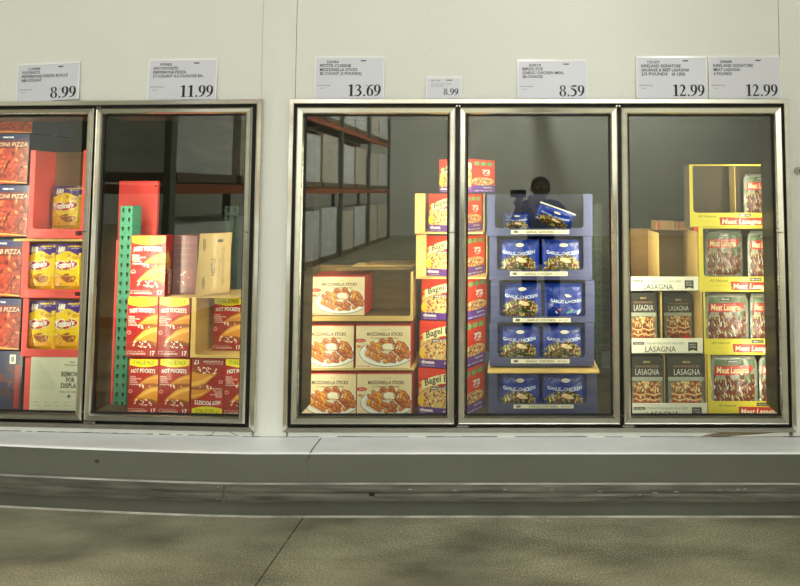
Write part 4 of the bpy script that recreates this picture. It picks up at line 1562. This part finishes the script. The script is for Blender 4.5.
gh = 'red sandwich cartons behind the second door'
z3 = zrow(180, 357.5, YF, ML)
z2 = zrow(180, 297.2, YF, ML)
for l, r, y, lb, fl in ((128, 158, YF + .012, 'red carton in the bottom row next to the green post', False), (158.6, 189.5, YF + .012, 'red carton in the bottom row left of the upside-down one', False),
                        (191.5, 223.5, YF + .012, 'red carton standing upside down in the bottom row', True), (224.2, 256, YF + .012, 'red carton in the bottom row at the right door stile', False)):
    carton('snack_carton', lb, 'carton', l, r, 358.6, 418, y, .12, ML, 'hot', red_m, gh, flip=fl, z_base=ZF)
t = carton('snack_carton', 'red carton in the middle row next to the green post', 'carton', 126.8, 157.4, 297.4, 357, YF, .12, ML, 'hot', red_m, gh, z_base=z3 + .001)
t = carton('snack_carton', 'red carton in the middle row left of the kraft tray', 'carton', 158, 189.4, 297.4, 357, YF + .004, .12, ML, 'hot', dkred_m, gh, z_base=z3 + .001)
tray('kraft_tray', 'yellowish kraft tray in the middle row holding one set-back red carton', 191, 256, 297.8, 357.4, YF, ML, kraft_y, depth=.26, lip=2.4, postl=4.6, postr=3, z_base=z3 + .001)
carton('snack_carton', 'red carton set back inside the kraft tray', 'carton', 213, 243, 297.5, 351, YF + .13, .1, ML, 'hot', red_m, gh, z_base=z3 + .006)
t = carton('snack_carton', 'tallest red carton standing alone at the front of the top row', 'carton', 130.6, 165.4, 235.5, 296, YF, .06, ML, 'hot', red_m, gh, side='hot_side', z_base=z2 + .003)
for l, r, y, lb in ((171, 197, YF + .07, 'red carton side coloured dark as shade, behind the tallest red carton'),):
    carton('snack_carton', lb, 'carton', l, r, 235.5, 294, y, .12, ML, 'hot_shade', shade_red_m, gh, z_base=z2 + .003)
# the kraft wing of the top tray, swung outwards
p, q = P(198, 265, YF + .0, ML), P(231.5, 265, YF + .12, ML)
zt_, zb_ = zrow(213, 233, YF + .06, ML), z2 + .006
ang = math.atan2(q.y - p.y, q.x - p.x)
L_ = math.hypot(q.x - p.x, q.y - p.y)
t = thing('kraft_wing', 'kraft board wing with upright dark print beside the top red cartons', 'board', (p.x, p.y, zb_), ML, yaw=ang)
MB().prismy([(-.008, 0), (L_ - .02, .008), (L_, zt_ - zb_), (.006, zt_ - zb_)], 0, .004).build('board', kraft, t)
me, W, H = ART['kraft_side']
a = link('printed_side', me, t)
fit(a, W, H, L_ * .94, (zt_ - zb_) * .97)
a.location = (L_ / 2, -.0005, .004)
p0, p1 = P(129, 295.6, YF, ML).x, P(238, 295.6, YF, ML).x
t = thing('kraft_sheet', 'kraft board sheet under the top row of red cartons', 'board', ((p0 + p1) / 2, YF - .002, z2 - .003), ML)
MB().cbox(-(p1 - p0) / 2, (p1 - p0) / 2, 0, .27, .0005, .0045, .001).build('sheet', kraft, t)

# ------------------------------------------------------------- door 3: mozzarella stick cartons
gm = 'cream appetiser cartons behind the third door'
zA, zB_ = zrow(360, 370.4, YF, MR), zrow(360, 321.6, YF, MR)
def moz(lb, l, r, t_, b_, y, zb):
    o = carton('appetiser_carton', lb, 'carton', l, r, t_, b_, y, .2, MR, 'mozz', red_m, gm, z_base=zb)
    return o
moz('cream carton of breaded sticks, bottom row left', 300.5, 356, 373, 417, YF, ZF)
moz('cream carton of breaded sticks, bottom row right', 357, 411.5, 373, 417, YF, ZF)
moz('cream carton of breaded sticks, middle row left', 300, 353.6, 325, 369, YF, zA + .012)
moz('cream carton of breaded sticks, middle row right', 356, 410.5, 325, 369, YF, zA + .012)
moz('lone cream carton in the open kraft tray of the top row', 311.5, 364.5, 276, 316.5, YF + .02, zB_ + .03)
def sheet(label, l, r, py, th, y, z, fr=MR, m=kraft, depth=.3):
    a_, b_ = P(l, py, y, fr).x, P(r, py, y, fr).x
    o = thing('kraft_sheet', label, 'board', ((a_ + b_) / 2, y, z), fr)
    MB().cbox(-(b_ - a_) / 2, (b_ - a_) / 2, 0, depth, 0, th, .001).build('sheet', m, o)
    return o
sheet('kraft sheet between the bottom and middle cream cartons', 300, 414, 370, .0105, YF - .004, zA + .0005)
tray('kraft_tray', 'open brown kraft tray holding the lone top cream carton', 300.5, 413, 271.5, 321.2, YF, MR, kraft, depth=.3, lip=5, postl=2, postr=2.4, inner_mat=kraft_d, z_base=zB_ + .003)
# loose folded boards lying on top of that tray
for k, (l, r, py, y, m) in enumerate(((336, 411, 268, YF + .05, kraft_d), (352, 413, 264, YF + .12, kraft), (366, 412, 262, YF + .16, kraft_d))):
    z = zrow(380, 271.2, YF, MR) + .0015 + k * .0075
    sheet('folded kraft board, %s of the three lying over the lone cream carton' % ['lowest', 'middle one', 'topmost'][k], l, r, py, .0065, y, z, MR, m, .14)

# bagel cartons, turned a little so that front and end both show
gbg = 'orange-red bagel cartons behind the mullion of the third and fourth doors'
def bagelbox(lb, l, c, r, t_, b_, y, zb, yl=None, tp=None):
    A, B, Cc = P(l, 300, y + .055), P(c, 300, y), P(r, 300, y + .16)
    w = math.hypot(B.x - A.x, B.y - A.y)
    d = math.hypot(Cc.x - B.x, Cc.y - B.y)
    yaw = math.atan2(B.y - A.y, B.x - A.x)
    z1 = zrow(c, t_, y, MR)
    h = z1 - zb
    o = thing('bagel_carton', lb, 'carton', (B.x, B.y, zb), MR, yaw=yaw, group=gbg)
    # end wall direction in the local frame
    v = Matrix.Rotation(-yaw, 3, 'Z') @ Vector((Cc.x - B.x, Cc.y - B.y, 0))
    MB().prism([(-w, 0), (0, 0), (v.x, v.y), (v.x - w, v.y)], 0, h).build('carton_body', red_m, o)
    me, W, H = ART['bagel']
    a = link('printed_front', me, o)
    fit(a, W, H, w, h); a.location = (-w / 2, -.0006, 0)
    me, W, H = ART['bagel_side']
    a = link('printed_side', me, o)
    fit(a, W, H, d, h)
    a.rotation_euler = (0, 0, math.atan2(v.y, v.x))
    n = Vector((v.y, -v.x, 0)).normalized() * .0006
    a.location = (v.x / 2 + n.x, v.y / 2 + n.y, 0)
    return o
z4, z5, z6, z7, z8 = (zrow(450, q, YF, MR) for q in (369.5, 321.5, 279, 234, 192.6))
bagelbox('bottom bagel carton of the column', 419, 463.5, 484.5, 370.5, 417, YF, ZF)
bagelbox('second bagel carton from the bottom', 420, 464.5, 485.5, 322.5, 369, YF, z4 + .001)
bagelbox('third bagel carton from the bottom, standing free of any tray', 421.5, 466, 487, 280, 321, YF, z5 + .001)
bagelbox('bagel carton inside the lower tilted kraft tray', 425.5, 465, 484.5, 236.5, 277, YF + .03, z6 + .008)
bagelbox('shaded bagel carton inside the upper kraft tray', 428, 464, 481.5, 194, 233, YF + .05, z7 + .008)
bagelbox('topmost bagel carton, standing on the upper kraft tray', 438.5, 471, 494.5, 159, 192.5, YF + .12, z8 + .001)
for lb, l, r, t_, z, y in (('lower kraft tray holding a bagel carton, open towards the aisle', 416, 487, 234.6, z6 + .001, YF), ('upper kraft tray under the topmost bagel carton', 414.5, 484, 193.3, z7 + .001, YF)):
    a_, b_ = P(l, 250, y), P(r, 250, y + .10)
    o = thing('kraft_tray', lb, 'tray', (a_.x, y, z), MR, group='kraft trays in the bagel column')
    h = zrow(440, t_, y, MR) - z
    w = b_.x - a_.x
    MB().box(0, w, 0, .34, 0, .006).build('tray_base', kraft, o)
    MB().prismy([(0, .006), (.004, .006), (.004, h - .001), (.0, h - .001)], -.002, .34).build('tray_side', kraft, o)
    MB().prism([(0, 0), (.045, .05), (.049, .05), (.004, 0)], .006, h - .003).build('front_return', kraft, o)
    MB().box(w - .004, w, .12, .34, .006, h - .001).build('tray_side', kraft_y, o)
    MB().box(.004, w - .004, .336, .34, .006, h - .001).build('tray_back', kraft_d, o)

# ------------------------------------------------------------- door 4: blue trays of bagged meals
gt = 'blue shipping trays behind the fourth door'
gg = 'blue meal bags in the blue trays'
T4 = [(487, 592.5, 194, 234.5, 8, 9, (511, 569, 228.3, 232.5), 'topmost blue tray, with one bag lying aslant over its lip', 3),
      (489.5, 592.0, 236.3, 279.3, 7.5, 8.5, (510, 567.5, 271, 275.3), 'second blue tray from the top', 0),
      (491.0, 594.5, 280.2, 321.8, 8.5, 9, (513, 570.5, 317.3, 321.4), 'middle blue tray, its label lip bent downwards', 3),
      (489.5, 594.0, 322.8, 365.8, 8, 9, (511, 569.5, 359, 363.2), 'fourth blue tray from the top, above the kraft sheet', 0),
      (488.5, 597.0, 371.5, 418, 9, 10, (513.5, 573.5, 404.8, 408.6), 'lowest blue tray, under the kraft sheet', 0)]
for i, (l, r, t_, b_, pl, pr, lr, lb, sag) in enumerate(T4):
    zb = ZF if i == 4 else (zrow(540, T4[i + 1][2], YF, MR) + .0015 if i != 3 else zrow(540, 366.2, YF, MR) + .0015)
    k = b_ - lr[2]
    tray('shipping_tray', lb, l, r, t_, b_, YF, MR, blue_m, depth=.3, lip=max(5, b_ - lr[2] + (1.6 if i < 4 else 1)), postl=pl, postr=pr, group=gt, z_base=zb, lipart='lip_garlic', liprect=lr,
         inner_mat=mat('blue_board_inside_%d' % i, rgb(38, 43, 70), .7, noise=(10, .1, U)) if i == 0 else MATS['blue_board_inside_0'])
    if i:
        lz = zb + .006
        names = ['', 'second blue tray from the top', 'middle blue tray', 'fourth blue tray from the top', 'lowest blue tray']
        top_ = t_ + (2.5 if i < 4 else 1)
        yl, yr = YF + .06, YF + .06
        bag('meal_bag', 'left bag of frozen pasta meal in the ' + names[i], 'garlic', l + pl + 1.5, l + pl + 42, top_, b_ - 3, yl, MR, gg, z_base=lz)
        bag('meal_bag', 'right bag of frozen pasta meal in the ' + names[i] + (', slumped and plain blue' if i == 2 else ''), 'garlic_plain' if i == 2 else 'garlic', l + pl + 45, r - pr - 1, top_, b_ - 3, yr, MR, gg, z_base=lz)
sheet('thin kraft sheet with bent corners above the lowest blue tray', 487.5, 599.5, 369, .013, YF - .035, zrow(540, 371.4, YF, MR) + .0005, MR, kraft_y, .33)
# the bag lying over the lip of the top tray
zb = zrow(540, 236.2, YF, MR) + .0015 + .008
body, art, W, H, dep = BAG['garlic']
p = P(551, 224, YF + .13)
rot = Matrix.Rotation(math.radians(20), 4, 'Y') @ Matrix.Rotation(math.radians(32), 4, 'X')
o = thing('meal_bag', 'bright blue bag lying aslant with its white seal edge up in the top tray', 'bag', (p.x, p.y, p.z - .006), MR, rot=rot, group=gg)
for nm, me in (('bag_body', body), ('printed_front', art)):
    a = link(nm, me, o)
    fit(a, W, H, .21, .125)
MB().box(-.105, .105, -.006, -.001, .119, .127).build('seal_edge', white_m, o)
bag('meal_bag', 'dim bag lying deep at the left of the topmost blue tray', 'garlic', 503, 530, 213, 227, YF + .17, MR, gg, z_base=zb)

# ------------------------------------------------------------- door 5: lasagna
gw = 'white-lipped kraft trays behind the rightmost door'
L5 = [(626.5, 698.6, 231.5, 289.8, 14, 661, 'empty kraft tray with white lip, top of its stack'),
      (627.5, 702.6, 290.8, 352.2, 15, 664, 'kraft tray with white lip holding two dark cartons, middle of its stack'),
      (628, 707.2, 353.4, 418, 15, 667, 'lowest kraft tray with white lip, its lip cut by the door frame')]
for i, (l, r, t_, b_, lp, dv, lb) in enumerate(L5):
    zb = ZF if i == 2 else zrow(665, L5[i + 1][2], YF, MR) + .0015
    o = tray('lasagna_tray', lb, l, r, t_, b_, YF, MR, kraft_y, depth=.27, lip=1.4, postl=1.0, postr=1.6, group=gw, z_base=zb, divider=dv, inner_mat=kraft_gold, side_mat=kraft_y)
    x0, x1, z0, z1 = rect(l, r, b_ - lp, b_, YF, MR)
    w = x1 - x0
    h = z1 - z0
    c = MB().cbox(-w / 2 + .002, w / 2 - .002, -.005, -.0005, .001, h, .001).build('white_lip', white_m, o)
    me, W, H = ART['lip_white']
    a = link('printed_label', me, c)
    fit(a, W, H, w - .008, h - .003)
    a.location = (0, -.0055, .002)
gl_ = 'dark lasagna cartons in the white-lipped trays'
zm, zl_ = zrow(665, L5[2][2], YF, MR) + .0075, ZF + .006
carton('lasagna_carton', 'dark lasagna carton left of the divider in the middle tray', 'carton', 629.6, 656.5, 293, 344, YF + .03, .15, MR, 'lasagna_black', charcoal_m, gl_, z_base=zm)
carton('lasagna_carton', 'dark lasagna carton set back right of the divider in the middle tray', 'carton', 664, 692, 295.5, 343, YF + .13, .1, MR, 'lasagna_black', charcoal_m, gl_, z_base=zm)
carton('lasagna_carton', 'dark lasagna carton left of the divider in the bottom tray', 'carton', 630, 663, 356.8, 405, YF + .012, .2, MR, 'lasagna_black', charcoal_m, gl_, z_base=zl_)
carton('lasagna_carton', 'dark lasagna carton right of the divider in the bottom tray', 'carton', 668, 704.5, 356.8, 405, YF + .012, .2, MR, 'lasagna_black', charcoal_m, gl_, z_base=zl_)
gy = 'yellow shipping trays behind the rightmost door'
M5 = [(689.8, 795, 164.3, 226.2, 14, 3.2, 1.5, (692, 766, 212.4, 225.6), 'topmost yellow tray, mostly empty'),
      (699, 796, 227.0, 290.8, 15, 4.5, 1.5, (704, 776, 276, 290.3), 'second yellow tray from the top'),
      (704, 797, 291.8, 352.6, 15, 1.5, 0, (706, 778, 338, 352.2), 'third yellow tray from the top'),
      (708, 798, 353.8, 418, 17, 3, 1, (713, 782, 401.5, 416), 'lowest yellow tray, its lip cut by the door frame')]
gf = 'foil-wrapped lasagna packs in the yellow trays'
for i, (l, r, t_, b_, lp, pl, rm, lr, lb) in enumerate(M5):
    zb = ZF if i == 3 else zrow(735, M5[i + 1][2], YF, MR) + .0015
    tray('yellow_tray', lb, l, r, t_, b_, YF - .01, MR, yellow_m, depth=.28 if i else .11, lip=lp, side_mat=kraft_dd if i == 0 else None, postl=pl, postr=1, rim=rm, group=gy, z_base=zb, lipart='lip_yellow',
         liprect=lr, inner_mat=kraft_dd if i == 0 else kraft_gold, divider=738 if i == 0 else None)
def pack(lb, l, r, t_, y, zb, yaw=0):
    h = zrow((l + r) / 2, t_, y, MR)
    body, art, W, H, dep = BAG['foil']
    x0, x1, _, _ = rect(l, r, t_, t_ + 45, y, MR)
    o = thing('lasagna_pack', lb, 'pack', ((x0 + x1) / 2, y, zb), MR, yaw=yaw, group=gf)
    for nm, me in (('pack_body', body), ('printed_front', art)):
        a = link(nm, me, o)
        fit(a, W, H, x1 - x0, h - zb)
    return o
zz = [zrow(735, M5[i + 1][2], YF, MR) + .0075 for i in range(3)] + [ZF + .006]
pack('bright foil pack leaning at the right of the topmost yellow tray', 743.5, 778, 174, YF + .06, zz[0])
pack('shaded foil pack set back at the left of the second yellow tray', 704.5, 743, 230, YF + .12, zz[1])
pack('bright foil pack at the right of the second yellow tray', 747.5, 779, 231, YF + .045, zz[1])
pack('foil pack at the left of the third yellow tray', 704.8, 748.5, 293.5, YF + .03, zz[2])
pack('foil pack at the right of the third yellow tray, cut by the door edge', 750, 781, 293.5, YF + .035, zz[2])
pack('foil pack at the left of the lowest yellow tray', 710, 757.5, 355.5, YF + .03, zz[3])
pack('foil pack at the right of the lowest yellow tray, cut by the door edge', 759, 790, 355.5, YF + .035, zz[3])
# loose things behind the white-lipped stack
ztop = zrow(665, 231.3, YF, MR)
for lb, l, r, t_, y in (('low brown kraft carton lying on the empty lasagna tray, left one', 656, 675, 221, YF + .10), ('low brown kraft carton lying on the empty lasagna tray, right one', 676, 692, 222, YF + .10)):
    x0, x1, _, z1 = rect(l, r, t_, 231, y, MR)
    o = thing('low_carton', lb, 'carton', ((x0 + x1) / 2, y, ztop), MR)
    MB().cbox(-(x1 - x0) / 2, (x1 - x0) / 2, 0, .12, 0, z1 - ztop, .002).build('carton_body', kraft_d, o)
    MB().box(-(x1 - x0) / 2 + .01, -(x1 - x0) / 2 + .02, -.001, 0, .003, z1 - ztop - .004).build('tape', dkred_m, o)
p = P(696, 228.8, YF - .01)
o = thing('red_sticker', 'round red sticker at the corner between the two lasagna stacks', 'sticker', (p.x, YF - .0055, p.z))
MB().tube((0, -.0, 0), (0, -.001, 0), .013, n=20).build('disc', mat('red_sticker_paper', rgb(226, 52, 30), .6, noise=(10, .05, U)), o)

# =================================================================== THE HALL BEHIND THE CAMERA (seen in the glass)
rx = -4.15
rk = thing('pallet_rack', 'long pallet rack with orange beams behind the photographer', 'rack', (rx, -3.2, 0))
LV = [1.62, 3.1, 4.5, 5.9]
BAYS = [(-(i * 2.6)) for i in range(5)]
for yb in BAYS + [-13.0]:
    for dx in (0, -1.0):
        MB().box(dx - .04, dx + .04, yb - .045, yb + .045, 0, 6.9).build('upright', racksteel_m, rk)
for z in LV:
    MB().box(-.03, .03, -13.0, 0, z - .13, z - .02).build('beam', orange_m, rk)
    MB().box(-1.03, -.97, -13.0, 0, z - .13, z - .02).build('beam', orange_m, rk)
rr = random.Random(12)
for bi, yb in enumerate(BAYS):
    for li, z in enumerate([0] + LV[:-1] + [LV[-1]]):
        for k in (0, 1):
            y1 = yb - .1 - k * 1.24
            hh = (1.15 if li == 0 else 1.12) * rr.uniform(.8, 1.0)
            o = thing('wrapped_pallet', 'film-wrapped pallet in the rack, %s level, bay %s from the freezers, %s half' % (('floor', 'first beam', 'second beam', 'third beam', 'top beam')[li], ('one', 'two', 'three', 'four', 'five')[bi], ('near', 'far')[k]), 'pallet', (rx - .5, -3.2 + y1 - .58, z), group='wrapped pallets in the rack')
            MB().box(-.5, .5, -.56, .56, .005, .11).build('pallet_base', rawwood_m, o)
            mm = wrap_m if rr.random() < .75 else wrap2_m
            MB().cbox(-.48, .46, -.54, .54, .11, .11 + hh, .02).build('wrapped_load', mm, o)
# white duct under the ceiling
o = thing('ceiling_duct', 'white air duct running along under the hall ceiling', 'duct', (.7, -11, 5.2))
MB().tube((0, -8, 0), (0, 8, 0), .2, n=20).build('duct_pipe', duct_m, o)
# lamps
for i_, (lx, ly) in enumerate(LAMPS):
        o = thing('ceiling_lamp', 'white lamp fitting under the hall ceiling, %s from the freezers, %s from left' % (('first', 'second', 'third')[i_ % 3], ('first', 'second', 'third', 'fourth')[i_ // 3]), 'lamp', (lx, ly, 7.33), group='lamp fittings under the hall ceiling')
        MB().box(-.3, .3, -.8, .8, 0, .1).build('lamp_housing', white_m, o)
        MB().box(-.25, .25, -.75, .75, -.012, -.001).build('lamp_lens', lamp_m, o)

# =================================================================== THE PHOTOGRAPHER (seen in the glass)
def skinned(name, pts, edges, radii, m, parent, root=0, sub=2):
    me = bpy.data.meshes.new(name)
    me.from_pydata(pts, edges, [])
    o = bpy.data.objects.new(name, me)
    C.objects.link(o)
    o.parent = parent
    md = o.modifiers.new('skin', 'SKIN')
    md.use_smooth_shade = True
    for i, r in enumerate(radii):
        me.skin_vertices[0].data[i].radius = (r, r) if not isinstance(r, tuple) else r
        me.skin_vertices[0].data[i].use_root = (i == root)
    s_ = o.modifiers.new('sub', 'SUBSURF'); s_.levels = sub; s_.render_levels = sub
    me.materials.append(m)
    return o


def ensure_skin(me):
    pass


ps = thing('person', 'person in dark clothes holding up a phone, mirrored in the glass', 'person', (.27, -3.27, 0))
ps.scale = (1.14, 1.05, .985)
# local: x to the right, y towards the freezer, feet on the floor
J = [(0, 0, .93), (0, 0, 1.12), (0, 0, 1.30), (0, .0, 1.40), (0, .01, 1.475),
     (-.17, 0, 1.37), (-.25, .05, 1.14), (-.20, .25, 1.36),
     (.17, 0, 1.37), (.25, .05, 1.14), (-.09, .27, 1.36),
     (-.09, 0, .90), (-.11, .02, .49), (-.12, -.02, .09), (-.12, .12, .04),
     (.09, 0, .90), (.11, .02, .49), (.12, -.02, .09), (.12, .12, .04)]
E = [(0, 1), (1, 2), (2, 3), (3, 4), (3, 5), (5, 6), (6, 7), (3, 8), (8, 9), (9, 10), (0, 11), (11, 12), (12, 13), (13, 14), (0, 15), (15, 16), (16, 17), (17, 18)]
Rr = [.12, .115, .13, .07, .052, .055, .042, .028, .055, .042, .028, .08, .055, .038, .03, .08, .055, .038, .03]


def skin_obj(name, pts, edges, radii, m, parent, root=0, sub=2):
    me = bpy.data.meshes.new(name)
    me.from_pydata([tuple(p) for p in pts], edges, [])
    o = bpy.data.objects.new(name, me)
    C.objects.link(o)
    o.parent = parent
    md = o.modifiers.new('skin', 'SKIN')
    md.use_smooth_shade = True
    if not me.skin_vertices:
        bpy.context.view_layer.objects.active = o
        bpy.context.view_layer.update()
    if not me.skin_vertices:
        import bmesh
        bm = bmesh.new(); bm.from_mesh(me)
        bm.verts.layers.skin.verify()
        bm.to_mesh(me); bm.free()
    for i, r in enumerate(radii):
        me.skin_vertices[0].data[i].radius = (r, r)
        me.skin_vertices[0].data[i].use_root = (i == root)
    s_ = o.modifiers.new('sub', 'SUBSURF'); s_.levels = sub; s_.render_levels = sub
    me.materials.append(m)
    return o


skin_obj('body', J, E, Rr, skin_m, ps)
SJ = [J[i] for i in (0, 1, 2, 3, 5, 6, 8, 9)] + [((J[6][0] + J[7][0]) / 2, .12, 1.22), ((J[9][0] * .6 + J[10][0] * .4), .13, 1.22)]
skin_obj('shirt', SJ, [(0, 1), (1, 2), (2, 3), (3, 4), (4, 5), (5, 8), (3, 6), (6, 7), (7, 9)], [.14, .14, .155, .085, .075, .058, .075, .058, .045, .045], shirt_m, ps)
TJ = [J[0], J[11], J[12], J[13], J[15], J[16], J[17]]
skin_obj('trousers', TJ, [(0, 1), (1, 2), (2, 3), (0, 4), (4, 5), (5, 6)], [.135, .095, .07, .055, .095, .07, .055], trouser_m, ps)
head = MB().ball((0, .02, 1.565), .078, .098, .118, 20, 14)
head.tube((0, .10, 1.57), (0, .135, 1.545), .012, .017, 8)
for s_ in (-1, 1):
    head.ball((s_ * .08, .01, 1.565), .012, .022, .032, 8, 6)
hd = head.build('head', skin_m, ps, True)
for s_ in (-1, 1):
    MB().ball((s_ * .03, .105, 1.585), .013, .012, .009, 10, 8).build('eye', white_m, hd, True)
MB().box(-.025, .025, .108, .114, 1.505, 1.511).build('mouth', dkred_m, hd)
MB().ball((0, -.005, 1.605), .088, .105, .098, 18, 12).build('hair', black_m, ps, True)
for s_, wr in ((-1, J[7]), (1, J[10])):
    w = Vector(wr)
    pts, ed, ra = [tuple(w), (w.x, w.y + .02, w.z + .05), (w.x, w.y + .03, w.z + .085)], [(0, 1), (1, 2)], [.026, .032, .028]
    for k in range(4):
        n0 = len(pts)
        fx = (-.027 + .018 * k)
        ln = (.026, .032, .030, .022)[k]
        pts += [(w.x + fx, w.y + .034, w.z + .10), (w.x + fx, w.y + .045, w.z + .10 + ln), (w.x + fx, w.y + .068, w.z + .105 + ln)]
        ed += [(2, n0), (n0, n0 + 1), (n0 + 1, n0 + 2)]
        ra += [.0095, .0088, .0078]
    n0 = len(pts)
    pts += [(w.x - s_ * -.035, w.y + .03, w.z + .05), (w.x - s_ * -.05, w.y + .045, w.z + .08)]
    ed += [(1, n0), (n0, n0 + 1)]
    ra += [.012, .0095]
    skin_obj('hand', pts, ed, ra, skin_m, ps, sub=1)
ph = thing('phone', 'dark phone held up in front of the photographer', 'phone', (.10, -2.935, 1.455))
MB().cbox(-.145, .01, 0, .008, 0, .075, .002).build('phone_body', black_m, ph)
MB().tube((-.125, .008, .06), (-.125, .011, .06), .011, n=16).build('lens_ring', steel_d, ph)
